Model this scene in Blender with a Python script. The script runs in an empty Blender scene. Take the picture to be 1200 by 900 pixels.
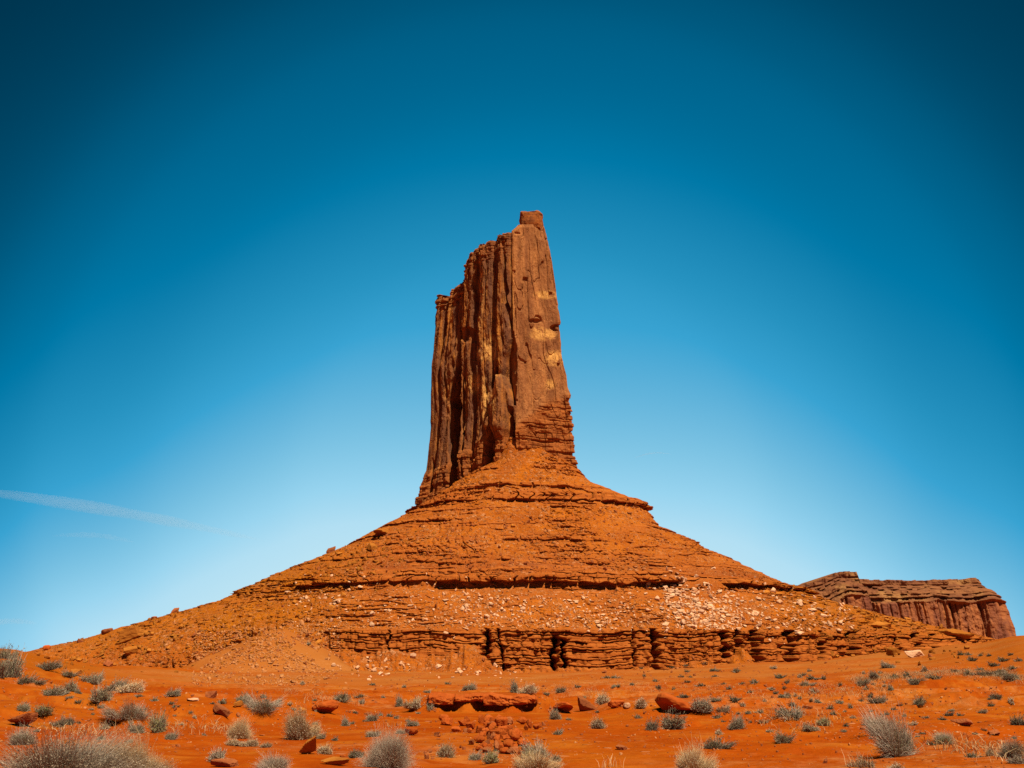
import bpy, bmesh, math, random
import numpy as np
from concurrent.futures import ThreadPoolExecutor
from mathutils import Vector, Matrix

C = bpy.context.scene.collection
SC = bpy.context.scene
R = math.radians

# ------------------------------------------------------------------ camera, sky, sun, exposure
FPX = 1039.0                       # focal length in pixels of the 1200 px wide photograph
PITCH = math.atan(345.0 / FPX)
CAMZ = 1.7
SP, CP = math.sin(PITCH), math.cos(PITCH)
cd = bpy.data.cameras.new('camera'); cam = bpy.data.objects.new('camera', cd); C.objects.link(cam)
cd.sensor_width = 36.0; cd.lens = 36.0 * FPX / 1200.0; cd.clip_start = 0.2; cd.clip_end = 60000
cam.location = (0, 0, CAMZ); cam.rotation_euler = (math.pi / 2 + PITCH, 0, 0)
SC.camera = cam

SUN_EL, SUN_AZ = R(59), R(149)     # azimuth clockwise from the viewing direction (+Y): behind the viewer, to the right
SUN_DIR = Vector((math.sin(SUN_AZ) * math.cos(SUN_EL), math.cos(SUN_AZ) * math.cos(SUN_EL), math.sin(SUN_EL)))
w = bpy.data.worlds.new('World'); SC.world = w; w.use_nodes = True
nt = w.node_tree; nt.nodes.clear()
wo = nt.nodes.new('ShaderNodeOutputWorld'); bg = nt.nodes.new('ShaderNodeBackground')
sky = nt.nodes.new('ShaderNodeTexSky'); sky.sky_type = 'NISHITA'; sky.sun_disc = False
sky.sun_elevation = SUN_EL; sky.sun_rotation = SUN_AZ; sky.altitude = 1600; sky.air_density = 1.0; sky.dust_density = 0.3; sky.ozone_density = 2.0
bg.inputs['Strength'].default_value = 0.1
# the deep teal of this sky: its brightness, falling off around a low point ahead to paint in vignette and glow, drives its colour
tc = nt.nodes.new('ShaderNodeTexCoord')
dot = nt.nodes.new('ShaderNodeVectorMath'); dot.operation = 'DOT_PRODUCT'; dot.inputs[1].default_value = (0.015, 0.9781, 0.2079)
nt.links.new(tc.outputs['Generated'], dot.inputs[0])
fac = nt.nodes.new('ShaderNodeFloatCurve'); fac.inputs['Factor'].default_value = 1.0
cv = fac.mapping; cu = cv.curves[0]
for k, (x_, y_) in enumerate([(0.0, 0.12), (0.5, 0.12), (0.70, 0.125), (0.771, 0.15), (0.86, 0.375), (0.88, 0.46), (0.907, 0.535), (0.93, 0.65), (0.96, 0.83), (0.981, 0.96), (1.0, 1.0)]):
    if k < 2: cu.points[k].location = (x_, y_) if k == 0 else (1.0, 1.0)
    if 0 < k < 10: cu.points.new(x_, y_)
cv.update()
nt.links.new(dot.outputs['Value'], fac.inputs['Value'])
sep = nt.nodes.new('ShaderNodeSeparateColor'); nt.links.new(sky.outputs[0], sep.inputs[0])
m1 = nt.nodes.new('ShaderNodeMath'); m1.operation = 'MULTIPLY'; nt.links.new(sep.outputs[1], m1.inputs[0]); nt.links.new(fac.outputs[0], m1.inputs[1])
m2 = nt.nodes.new('ShaderNodeMath'); m2.operation = 'MULTIPLY'; nt.links.new(m1.outputs[0], m2.inputs[0]); m2.inputs[1].default_value = 0.2
ramp = nt.nodes.new('ShaderNodeValToRGB'); nt.links.new(m2.outputs[0], ramp.inputs[0])
SKY_RAMP = [(0.0, (0.0, 0.0, 0.0)), (0.0395, (0.0, 0.0395, 0.0865)), (0.0782, (0.0, 0.0782, 0.1683)), (0.1301, (0.0, 0.1301, 0.2747)), (0.1878, (0.0, 0.1878, 0.3864)), (0.2874, (0.0194, 0.2874, 0.5271)), (0.3663, (0.0409, 0.3663, 0.6445)), (0.552, (0.2086, 0.552, 0.7758)), (0.665, (0.314, 0.6584, 0.8632)), (0.79, (0.4452, 0.7379, 0.8963)), (0.95, (0.5149, 0.7758, 0.8963))]
while len(ramp.color_ramp.elements) < len(SKY_RAMP): ramp.color_ramp.elements.new(0.99)
for e, (p_, c_) in zip(ramp.color_ramp.elements, SKY_RAMP): e.position = p_
for e, (p_, c_) in zip(ramp.color_ramp.elements, SKY_RAMP): e.color = (*c_, 1)
scl = nt.nodes.new('ShaderNodeVectorMath'); scl.operation = 'SCALE'; nt.links.new(ramp.outputs[0], scl.inputs[0]); scl.inputs['Scale'].default_value = 7.15
nt.links.new(scl.outputs[0], bg.inputs['Color']); nt.links.new(bg.outputs[0], wo.inputs['Surface'])

sd = bpy.data.lights.new('sun', 'SUN'); sun = bpy.data.objects.new('sun', sd); C.objects.link(sun)
sd.energy = 5.0; sd.angle = R(0.5); sd.color = (1.0, 0.93, 0.82)
sun.rotation_euler = SUN_DIR.to_track_quat('Z', 'Y').to_euler(); sun.location = (60, -60, 120)

SC.view_settings.view_transform = 'Standard'; SC.view_settings.look = 'None'
SC.view_settings.exposure = 0.48; SC.view_settings.gamma = 1.0; SC.view_settings.use_curve_mapping = False
SC.render.engine = 'CYCLES'
SC.cycles.use_denoising = False
SC.cycles.max_bounces = 4; SC.cycles.diffuse_bounces = 1; SC.cycles.transparent_max_bounces = 8

# ------------------------------------------------------------------ helpers
def P(px, py, Y):
    """World point at world depth Y that the photograph shows at pixel (px, py)."""
    u = (np.asarray(px, float) - 600) / FPX; v = (450 - np.asarray(py, float)) / FPX
    d = CP - v * SP
    return u / d * Y, CAMZ + (SP + v * CP) / d * Y
def to_px(X, Y, Z):
    zz = Z - CAMZ; dep = Y * CP + zz * SP
    return 600 + FPX * X / dep, 450 - FPX * (zz * CP - Y * SP) / dep

def _hash(ix, iy, iz, seed):
    h = ix * np.uint32(374761393) + (iy * np.uint32(668265263) + iz * np.uint32(2147483647) + np.uint32((seed * 974634777 + 12345) & 0xffffffff))
    h ^= h >> np.uint32(13); h *= np.uint32(1274126177); h ^= h >> np.uint32(16)
    h *= np.uint32(2246822519); h ^= h >> np.uint32(15)
    return h.astype(np.float32) * np.float32(1 / 4294967295.0)
def _axis(a):
    """cell index and smooth fraction along one axis (None when the axis is a plain number on a lattice line)"""
    if np.ndim(a) == 0 and float(a) == math.floor(float(a)): return np.array(int(a), np.int64).astype(np.uint32), None
    a = np.asarray(a, float); f = np.floor(a); t = (a - f).astype(np.float32)
    return f.astype(np.int64).astype(np.uint32), t * t * t * (t * (t * 6 - 15) + 10)
def _vn(x, y, z, seed):
    ax = [_axis(x), _axis(y), _axis(z)]
    r = None
    for dx in ((0, 1) if ax[0][1] is not None else (0,)):
        for dy in ((0, 1) if ax[1][1] is not None else (0,)):
            for dz in ((0, 1) if ax[2][1] is not None else (0,)):
                v = _hash(ax[0][0] + np.uint32(dx), ax[1][0] + np.uint32(dy), ax[2][0] + np.uint32(dz), seed)
                for (i_, t_), d_ in zip(ax, (dx, dy, dz)):
                    if t_ is not None: v = v * (t_ if d_ else 1 - t_)
                r = v if r is None else r + v
    return r * 2 - 1
_pool = ThreadPoolExecutor(4)
def vnoise(x, y=0, z=0, seed=0):
    """Smooth value noise, -1..1."""
    args = [np.asarray(q, float) if np.ndim(q) else q for q in (x, y, z)]
    shp = np.broadcast_shapes(*[np.shape(q) for q in args])
    if len(shp) == 2 and shp[0] * shp[1] > 100000:
        cut = np.linspace(0, shp[0], 9).astype(int)
        def sub(q, i): return q if np.ndim(q) == 0 or np.ndim(q) == 1 or q.shape[0] == 1 else q[cut[i]:cut[i + 1]]
        return np.concatenate(list(_pool.map(lambda i: np.broadcast_to(_vn(*[sub(q, i) for q in args], seed), (cut[i + 1] - cut[i], shp[1])), range(8))), 0)
    return _vn(*args, seed)
def fbm(x, y=0, z=0, seed=0, oct=4, gain=0.5, lac=2.03):
    a, f, s, n = 1.0, 1.0, 0.0, 0.0
    for k in range(oct):
        s = s + a * vnoise(*[(np.asarray(q) * f + o_ * k) if np.ndim(q) else 0 for q, o_ in ((x, 17.3), (y, -9.1), (z, 4.7))], seed + k)
        n += a; a *= gain; f *= lac
    return s / n
def cells(t, seed, jitter=0.35):
    """1-D blocks: (random value per block 0..1, distance to the nearest block edge in units of t)."""
    t = np.asarray(t, float); b = np.floor(t).astype(np.int64)
    z0 = np.uint32(0)
    def edge(i): return i + jitter * (_hash(i.astype(np.uint32), z0, z0, seed) * 2 - 1)
    e0, e1 = edge(b), edge(b + 1)
    low = t < e0; high = t >= e1
    idx = np.where(low, b - 1, np.where(high, b + 1, b))
    lo = edge(idx); hi = edge(idx + 1)
    return _hash(idx.astype(np.uint32), np.uint32(7), z0, seed + 1), np.minimum(t - lo, hi - t)
def sstep(a, b, x):
    t = np.clip((x - a) / (b - a), 0, 1); return t * t * (3 - 2 * t)
def gauss(x, s): return np.exp(-(x / s) ** 2)

def mesh_np(name, V, F, smooth=True):
    """V (n,3); F (m,k) faces of k corners."""
    me = bpy.data.meshes.new(name)
    V = np.ascontiguousarray(V, np.float32); F = np.ascontiguousarray(F, np.int32)
    k = F.shape[1]
    me.vertices.add(len(V)); me.vertices.foreach_set('co', V.ravel())
    me.loops.add(F.size); me.loops.foreach_set('vertex_index', F.ravel())
    me.polygons.add(len(F)); me.polygons.foreach_set('loop_start', np.arange(0, F.size, k, dtype=np.int32))
    me.polygons.foreach_set('use_smooth', np.full(len(F), smooth, dtype=bool))
    me.update(calc_edges=True)
    return me
def grid_faces(nr, nc, wrap=False):
    i = np.arange(nr - 1)[:, None]; j = np.arange(nc if wrap else nc - 1)[None, :]
    j2 = (j + 1) % nc
    return np.stack([i * nc + j, (i + 1) * nc + j, (i + 1) * nc + j2, i * nc + j2], -1).reshape(-1, 4)
def attr(me, name, vals):
    a = me.attributes.new(name, 'FLOAT', 'POINT'); a.data.foreach_set('value', np.ascontiguousarray(vals, np.float32).ravel())
def link(name, me, mat, parent=None):
    o = bpy.data.objects.new(name, me); C.objects.link(o)
    if mat and not me.materials: me.materials.append(mat)
    if parent: o.parent = parent
    return o
def tag(o, label=None, cat=None, group=None, kind=None):
    if label: o['label'] = label
    if cat: o['category'] = cat
    if group: o['group'] = group
    if kind: o['kind'] = kind
    return o
def empty(name, loc=(0, 0, 0)):
    o = bpy.data.objects.new(name, None); C.objects.link(o); o.location = loc; o.empty_display_size = 0.5
    return o

# ------------------------------------------------------------------ materials
class NB:
    def __init__(s, name, rough=0.95):
        s.m = bpy.data.materials.new(name); s.m.use_nodes = True; s.t = s.m.node_tree; s.b = s.t.nodes['Principled BSDF']
        s.b.inputs['Roughness'].default_value = rough
        if 'Specular IOR Level' in s.b.inputs: s.b.inputs['Specular IOR Level'].default_value = 0.0
        s.tc = s.t.nodes.new('ShaderNodeTexCoord')
    def n(s, typ): return s.t.nodes.new(typ)
    def l(s, a, b): s.t.links.new(a, b)
    def mapping(s, scale=(1, 1, 1), src='Object', rot=(0, 0, 0)):
        m = s.n('ShaderNodeMapping'); m.inputs['Scale'].default_value = scale; m.inputs['Rotation'].default_value = rot
        s.l(s.tc.outputs[src], m.inputs['Vector']); return m.outputs[0]
    def noise(s, scale, detail=6, rough=0.55, vec=None, dist=0.0):
        t = s.n('ShaderNodeTexNoise'); t.inputs['Scale'].default_value = scale; t.inputs['Detail'].default_value = detail
        t.inputs['Roughness'].default_value = rough; t.inputs['Distortion'].default_value = dist
        s.l(vec if vec is not None else s.tc.outputs['Object'], t.inputs['Vector']); return t.outputs['Fac']
    def vor(s, scale, vec=None, feature='F1', rnd=1.0):
        t = s.n('ShaderNodeTexVoronoi'); t.feature = feature; t.inputs['Scale'].default_value = scale; t.inputs['Randomness'].default_value = rnd
        s.l(vec if vec is not None else s.tc.outputs['Object'], t.inputs['Vector'])
        sp = s.n('ShaderNodeSeparateColor')
        if feature == 'F1': s.l(t.outputs['Color'], sp.inputs[0])
        return t.outputs['Distance'], (sp.outputs[0] if feature == 'F1' else None)
    def ramp(s, fac, stops, interp='LINEAR'):
        r = s.n('ShaderNodeValToRGB'); r.color_ramp.interpolation = interp
        while len(r.color_ramp.elements) < len(stops): r.color_ramp.elements.new(0.5)
        for e, (p, c) in zip(r.color_ramp.elements, stops):
            e.position = p; e.color = (c, c, c, 1) if isinstance(c, (int, float)) else (*c, 1)
        s.l(fac, r.inputs[0]); return r.outputs[0]
    def mix(s, fac, a, b, mode='MIX'):
        m = s.n('ShaderNodeMix'); m.data_type = 'RGBA'; m.blend_type = mode
        for sock, v in ((m.inputs[0], fac), (m.inputs[6], a), (m.inputs[7], b)):
            if isinstance(v, (int, float)): sock.default_value = v
            elif isinstance(v, tuple): sock.default_value = (*v, 1)
            else: s.l(v, sock)
        return m.outputs[2]
    def math(s, op, a, b=0.0):
        m = s.n('ShaderNodeMath'); m.operation = op
        for k, v in ((0, a), (1, b)):
            if isinstance(v, (int, float)): m.inputs[k].default_value = v
            else: s.l(v, m.inputs[k])
        return m.outputs[0]
    def attr(s, name):
        a = s.n('ShaderNodeAttribute'); a.attribute_name = name; return a.outputs['Fac']
    def objrand(s):
        return s.n('ShaderNodeObjectInfo').outputs['Random']
    def bump(s, h, strength=0.5, dist=0.2, prev=None):
        b = s.n('ShaderNodeBump'); b.inputs['Strength'].default_value = strength; b.inputs['Distance'].default_value = dist
        s.l(h, b.inputs['Height'])
        if prev is not None: s.l(prev, b.inputs['Normal'])
        return b.outputs[0]
    def done(s, col, nrm=None):
        if isinstance(col, tuple): s.b.inputs['Base Color'].default_value = (*col, 1)
        else: s.l(col, s.b.inputs['Base Color'])
        if nrm is not None: s.l(nrm, s.b.inputs['Normal'])
        return s.m

def mat_ground():
    n = NB('red_sand')
    big = n.noise(0.02, 5); mid = n.noise(0.22, 6, 0.6); fine = n.noise(3.0, 8, 0.65); grit = n.noise(22.0, 4, 0.6)
    c = n.mix(n.ramp(big, [(0.35, 0.0), (0.65, 1.0)]), (0.30, 0.045, 0.002), (0.36, 0.062, 0.003))
    c = n.mix(n.ramp(n.noise(0.07, 6, 0.65), [(0.48, 0.0), (0.62, 0.55)]), c, (0.37, 0.095, 0.006))
    c = n.mix(n.ramp(mid, [(0.42, 0.0), (0.7, 0.75)]), c, (0.24, 0.030, 0.002))
    c = n.mix(n.ramp(fine, [(0.5, 0.0), (0.75, 0.45)]), c, (0.39, 0.095, 0.006))
    c = n.mix(n.ramp(n.noise(1.1, 7, 0.7), [(0.5, 0.0), (0.66, 0.5)]), c, (0.20, 0.026, 0.002))
    c = n.mix(n.ramp(grit, [(0.62, 0.0), (0.75, 0.55)]), c, (0.46, 0.15, 0.028))
    c = n.mix(n.ramp(n.noise(0.33, 8, 0.7, n.mapping((1, 1, 1))), [(0.52, 0.0), (0.62, 0.5)]), c, (0.40, 0.115, 0.010))
    c = n.mix(n.attr('pale'), c, n.mix(fine, (0.35, 0.120, 0.024), (0.31, 0.085, 0.012)))
    c = n.mix(n.math('MULTIPLY', n.attr('straw'), n.ramp(n.noise(1.3, 6, 0.7), [(0.45, 0.0), (0.66, 0.45)])), c, (0.46, 0.20, 0.065))
    c = n.mix(n.attr('ochre'), c, (0.29, 0.066, 0.003))
    d1, r1 = n.vor(2.6); d2, r2 = n.vor(9.0)
    peb = n.ramp(n.noise(0.12, 5, 0.65), [(0.45, 0.0), (0.62, 1.0)])
    p1 = n.math('MULTIPLY', n.math('MULTIPLY', n.ramp(r1, [(0.84, 0.0), (0.85, 1.0)]), n.ramp(d1, [(0.30, 1.0), (0.36, 0.0)])), peb)
    p2 = n.math('MULTIPLY', n.math('MULTIPLY', n.ramp(r2, [(0.80, 0.0), (0.81, 1.0)]), n.ramp(d2, [(0.34, 1.0), (0.42, 0.0)])), peb)
    pc = [(0.80, (0.20, 0.045, 0.010)), (0.93, (0.40, 0.12, 0.03)), (1.0, (0.54, 0.25, 0.11))]
    c = n.mix(p1, c, n.ramp(r1, pc)); c = n.mix(p2, c, n.ramp(r2, pc))
    b = n.bump(n.noise(0.9, 8, 0.65), 0.7, 0.25); b = n.bump(grit, 0.35, 0.02, b)
    b = n.bump(n.math('MULTIPLY', p1, n.math('SUBTRACT', 0.5, d1)), 1.0, 0.25, b); b = n.bump(n.math('MULTIPLY', p2, n.math('SUBTRACT', 0.5, d2)), 1.0, 0.08, b)
    return n.done(c, b)
def mat_talus():
    n = NB('talus_slope_rock')
    sp = n.n('ShaderNodeSeparateXYZ'); n.l(n.tc.outputs['Object'], sp.inputs[0])
    wob = n.noise(0.03, 4)
    zz = n.math('ADD', sp.outputs['Z'], n.math('MULTIPLY', n.math('SUBTRACT', wob, 0.5), 14.0))
    zf = n.math('DIVIDE', zz, 125.0)
    base = n.ramp(zf, [(0.0, (0.43, 0.105, 0.012)), (0.13, (0.44, 0.115, 0.014)), (0.24, (0.46, 0.12, 0.013)), (0.335, (0.40, 0.10, 0.014)),
                       (0.385, (0.25, 0.062, 0.018)), (0.45, (0.42, 0.11, 0.013)), (0.68, (0.46, 0.125, 0.012)), (1.0, (0.45, 0.12, 0.012))])
    big = n.noise(0.014, 4); mid = n.noise(0.16, 7, 0.62); fine = n.noise(1.1, 6, 0.65)
    c = n.mix(n.ramp(big, [(0.4, 0.0), (0.62, 0.7)]), base, (0.46, 0.125, 0.014))
    c = n.mix(n.ramp(mid, [(0.45, 0.0), (0.72, 0.6)]), c, (0.33, 0.075, 0.012))
    c = n.mix(n.ramp(fine, [(0.52, 0.0), (0.72, 0.35)]), c, (0.54, 0.19, 0.045))
    c = n.mix(n.ramp(n.noise(0.06, 8, 0.7), [(0.46, 0.0), (0.58, 0.55)]), c, (0.27, 0.058, 0.010))
    lay = n.noise(1.0, 4, 0.6, n.mapping((0.03, 0.03, 1.3)))
    rockc = n.mix(n.ramp(lay, [(0.35, 0.0), (0.65, 1.0)]), (0.30, 0.072, 0.014), (0.46, 0.135, 0.026))
    c = n.mix(n.attr('rock'), c, rockc)
    c = n.mix(n.attr('ochre'), c, n.mix(n.ramp(mid, [(0.4, 0.0), (0.65, 1.0)]), (0.40, 0.128, 0.006), (0.27, 0.070, 0.005)))
    thin = n.noise(1.0, 3, 0.5, n.mapping((0.02, 0.02, 0.9)))
    c = n.mix(n.ramp(thin, [(0.5, 0.0), (0.68, 0.35)]), c, (0.30, 0.07, 0.012))
    wv = n.n('ShaderNodeVectorMath'); wv.operation = 'ADD'; n.l(n.tc.outputs['Object'], wv.inputs[0])
    wn = n.n('ShaderNodeTexNoise'); wn.inputs['Scale'].default_value = 0.9; wn.inputs['Detail'].default_value = 4; n.l(n.tc.outputs['Object'], wn.inputs['Vector']); n.l(wn.outputs['Color'], wv.inputs[1])
    d1, r1 = n.vor(0.75, wv.outputs[0]); d2, r2 = n.vor(1.9, wv.outputs[0])
    scree = n.ramp(n.noise(0.05, 5, 0.65), [(0.42, 0.0), (0.6, 1.0)])
    notrock = n.math('SUBTRACT', 1.0, n.attr('rock'))
    st1 = n.math('MULTIPLY', n.math('MULTIPLY', n.ramp(r1, [(0.62, 0.0), (0.66, 1.0)]), scree), notrock)
    st2 = n.math('MULTIPLY', n.ramp(r2, [(0.66, 0.0), (0.7, 1.0)]), notrock)
    c = n.mix(n.math('MULTIPLY', st1, 0.7), c, n.ramp(r1, [(0.66, (0.30, 0.085, 0.02)), (0.85, (0.50, 0.19, 0.06)), (1.0, (0.62, 0.30, 0.13))]))
    c = n.mix(n.math('MULTIPLY', st2, 0.6), c, n.ramp(r2, [(0.66, (0.36, 0.095, 0.02)), (0.85, (0.46, 0.14, 0.03)), (1.0, (0.58, 0.25, 0.09))]))
    b = n.bump(n.noise(0.45, 10, 0.7), 0.9, 0.9); b = n.bump(n.noise(1.0, 5, 0.6, n.mapping((0.12, 0.12, 1.6))), 0.5, 0.35, b)
    b = n.bump(n.math('MULTIPLY', st1, n.math('SUBTRACT', 0.6, d1)), 1.0, 1.0, b)
    b = n.bump(n.math('MULTIPLY', st2, n.math('SUBTRACT', 0.6, d2)), 1.0, 0.45, b)
    hv = n.n('ShaderNodeHueSaturation'); n.l(c, hv.inputs['Color']); hv.inputs['Hue'].default_value = 0.4982; hv.inputs['Saturation'].default_value = 1.012; hv.inputs['Value'].default_value = 0.92
    return n.done(hv.outputs[0], b)
def mat_tower():
    n = NB('tower_sandstone')
    streak = n.noise(1.0, 7, 0.6, n.mapping((0.16, 0.16, 0.012)))
    streak2 = n.noise(1.0, 6, 0.62, n.mapping((0.55, 0.55, 0.03)))
    blot = n.noise(0.06, 6, 0.6, dist=0.6); fine = n.noise(0.7, 8, 0.65)
    c = n.mix(n.ramp(streak, [(0.38, 0.0), (0.62, 1.0)]), (0.38, 0.120, 0.020), (0.165, 0.060, 0.026))
    c = n.mix(n.ramp(streak2, [(0.46, 0.0), (0.62, 0.85)]), c, (0.125, 0.050, 0.027))
    c = n.mix(n.ramp(n.noise(1.0, 5, 0.6, n.mapping((0.3, 0.3, 0.018))), [(0.56, 0.0), (0.66, 0.8)]), c, (0.48, 0.18, 0.030))
    c = n.mix(n.ramp(blot, [(0.55, 0.0), (0.68, 0.6)]), c, (0.40, 0.155, 0.035))
    c = n.mix(n.ramp(fine, [(0.5, 0.0), (0.75, 0.4)]), c, (0.40, 0.17, 0.06))
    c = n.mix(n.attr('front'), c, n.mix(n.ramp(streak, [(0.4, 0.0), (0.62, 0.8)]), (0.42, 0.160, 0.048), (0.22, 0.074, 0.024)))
    c = n.mix(n.attr('bed'), c, n.mix(n.ramp(n.noise(1.0, 5, 0.6, n.mapping((0.05, 0.05, 0.8))), [(0.35, 0.0), (0.65, 1.0)]), (0.24, 0.068, 0.016), (0.40, 0.115, 0.024)))
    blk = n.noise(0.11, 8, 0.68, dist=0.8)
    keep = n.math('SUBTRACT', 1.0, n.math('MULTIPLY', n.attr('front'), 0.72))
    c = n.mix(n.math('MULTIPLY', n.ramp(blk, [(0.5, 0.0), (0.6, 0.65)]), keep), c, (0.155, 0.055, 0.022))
    crk = n.math('ABSOLUTE', n.math('SUBTRACT', n.noise(1.0, 6, 0.6, n.mapping((0.16, 0.16, 0.05)), 0.8), 0.5))
    c = n.mix(n.math('MULTIPLY', n.ramp(crk, [(0.0, 0.75), (0.010, 0.0)]), keep), c, (0.07, 0.024, 0.011))
    pm = n.math('MULTIPLY', n.attr('spall'), n.ramp(n.noise(0.22, 7, 0.65, dist=1.0), [(0.42, 0.0), (0.52, 1.0)]))
    c = n.mix(pm, c, (0.62, 0.29, 0.07))
    b = n.bump(n.noise(0.35, 10, 0.65), 0.7, 0.9)
    b = n.bump(n.noise(1.0, 6, 0.6, n.mapping((0.7, 0.7, 0.05))), 0.5, 0.5, b)
    b = n.bump(n.ramp(crk, [(0.0, 0.0), (0.02, 1.0)]), 0.5, 0.5, b)
    return n.done(c, b)
def mat_mesa():
    n = NB('mesa_rock')
    fine = n.noise(0.05, 8, 0.65); st = n.noise(1.0, 6, 0.6, n.mapping((0.05, 0.05, 0.004)))
    wall = n.mix(n.ramp(st, [(0.4, 0.0), (0.6, 1.0)]), (0.35, 0.112, 0.034), (0.18, 0.056, 0.027))
    lay = n.noise(1.0, 5, 0.6, n.mapping((0.004, 0.004, 0.16)))
    slope = n.mix(n.ramp(lay, [(0.4, 0.0), (0.62, 1.0)]), (0.16, 0.054, 0.024), (0.26, 0.098, 0.034))
    slope = n.mix(n.ramp(n.noise(0.018, 5), [(0.53, 0.0), (0.64, 0.7)]), slope, (0.36, 0.17, 0.05))
    c = n.mix(n.attr('wall'), slope, wall)
    c = n.mix(n.attr('foot'), c, (0.42, 0.12, 0.02))
    c = n.mix(n.ramp(fine, [(0.55, 0.0), (0.75, 0.5)]), c, (0.12, 0.05, 0.03))
    return n.done(c, n.bump(n.noise(0.06, 10, 0.65), 0.9, 4.0))
def mat_rock(name, a, b_, dark, scale=1.0):
    n = NB(name)
    f = n.noise(1.6 * scale, 7, 0.62); g = n.noise(9.0 * scale, 6, 0.65)
    c = n.mix(n.ramp(f, [(0.35, 0.0), (0.65, 1.0)]), a, b_)
    c = n.mix(n.ramp(g, [(0.52, 0.0), (0.75, 0.6)]), c, dark)
    hv = n.n('ShaderNodeHueSaturation'); n.l(c, hv.inputs['Color'])
    n.l(n.math('ADD', n.math('MULTIPLY', n.objrand(), 0.45), 0.78), hv.inputs['Value'])
    return n.done(hv.outputs[0], n.bump(n.noise(5.0 * scale, 9, 0.65), 0.6, 0.08))
def mat_plant(name, a, b_, c_, spec=0.05):
    n = NB(name, 0.9)
    t = n.attr('tint')
    col = n.ramp(t, [(0.0, a), (0.5, b_), (1.0, c_)])
    hv = n.n('ShaderNodeHueSaturation'); n.l(col, hv.inputs['Color'])
    n.l(n.math('ADD', n.math('MULTIPLY', n.objrand(), 0.5), 0.75), hv.inputs['Value'])
    n.b.inputs['Specular IOR Level'].default_value = spec
    return n.done(hv.outputs[0])

M_GROUND, M_TALUS, M_TOWER, M_MESA = mat_ground(), mat_talus(), mat_tower(), mat_mesa()
M_RED = mat_rock('red_boulder_rock', (0.40, 0.085, 0.014), (0.32, 0.056, 0.008), (0.22, 0.042, 0.010))
M_BROWN = mat_rock('brown_boulder_rock', (0.34, 0.10, 0.028), (0.25, 0.065, 0.02), (0.15, 0.045, 0.02))
M_OCHRE = mat_rock('ochre_slab_rock', (0.40, 0.138, 0.020), (0.31, 0.092, 0.012), (0.20, 0.058, 0.012), 0.5)
M_PALE = mat_rock('pale_rubble_rock', (0.62, 0.35, 0.19), (0.50, 0.235, 0.10), (0.38, 0.14, 0.05), 0.5)
M_TANROCK = mat_rock('tan_stone_rock', (0.42, 0.175, 0.060), (0.35, 0.125, 0.034), (0.24, 0.075, 0.02), 0.5)
M_SAGE = mat_plant('sage_leaves', (0.12, 0.098, 0.048), (0.24, 0.195, 0.105), (0.38, 0.31, 0.18))
M_DARK = mat_plant('dark_leaves', (0.075, 0.060, 0.026), (0.15, 0.120, 0.055), (0.25, 0.20, 0.10))
M_TAN = mat_plant('dry_tan_leaves', (0.24, 0.165, 0.09), (0.40, 0.29, 0.17), (0.58, 0.44, 0.28))
M_GREEN = mat_plant('yellow_green_leaves', (0.12, 0.11, 0.035), (0.24, 0.21, 0.075), (0.38, 0.32, 0.14))
M_TWIG = mat_plant('woody_twigs', (0.22, 0.145, 0.085), (0.38, 0.275, 0.18), (0.56, 0.43, 0.30))
M_STRAW = mat_plant('straw_stalks', (0.40, 0.20, 0.07), (0.50, 0.29, 0.12), (0.60, 0.38, 0.18))

# ------------------------------------------------------------------ ground: one sheet out to the horizon
GD = np.log(np.array([3, 10, 17, 25, 35, 50, 75, 110, 160, 230, 320, 420, 600, 1200, 9000.]))
GX = np.array([-900, -300, 0, 150, 300, 450, 600, 750, 900, 1050, 1130, 1200, 1500, 2100.])
GY = np.array([  # picture row of the ground at each distance, one line per column
    [1480, 985, 893, 860, 838, 815, 790, 768, 756, 752, 755, 760, 775, 788, 796],
    [1480, 985, 893, 860, 838, 815, 790, 769, 757, 754, 757, 762, 775, 788, 796],
    [1480, 985, 896, 862, 840, 820, 800, 782, 769, 766, 768, 770, 778, 788, 796],
    [1480, 985, 898, 866, 846, 830, 815, 803, 793, 787, 783, 781, 782, 788, 796],
    [1480, 985, 899, 868, 849, 834, 820, 809, 801, 795, 789, 786, 785, 788, 796],
    [1480, 985, 900, 869, 850, 835, 821, 810, 802, 796, 790, 787, 786, 789, 796],
    [1480, 985, 901, 869, 850, 835, 821, 809, 800, 794, 789, 786, 785, 789, 796],
    [1480, 985, 901, 869, 850, 835, 820, 807, 797, 791, 787, 785, 784, 788, 796],
    [1480, 985, 901, 870, 851, 835, 818, 803, 791, 784, 779, 777, 779, 788, 796],
    [1480, 985, 901, 870, 851, 835, 817, 799, 786, 776, 769, 768, 775, 786, 796],
    [1480, 985, 901, 870, 851, 834, 815, 796, 781, 768, 760, 761, 772, 786, 796],
    [1480, 985, 900, 870, 851, 834, 812, 791, 773, 757, 751, 754, 770, 786, 796],
    [1480, 985, 900, 868, 848, 828, 803, 778, 758, 742, 738, 746, 765, 786, 796],
    [1480, 985, 900, 868, 848, 828, 803, 778, 758, 742, 738, 746, 765, 786, 796]], float)
def _cubic(xs, ys_fn, x):
    i = np.clip(np.searchsorted(xs, x) - 1, 0, len(xs) - 2)
    t = (x - xs[i]) / (xs[i + 1] - xs[i]); t = np.clip(t, 0, 1)
    return i, t
_vg = (450 - GY) / FPX
GS = (SP + _vg * CP) / (CP - _vg * SP)            # rise per metre of depth
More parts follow.
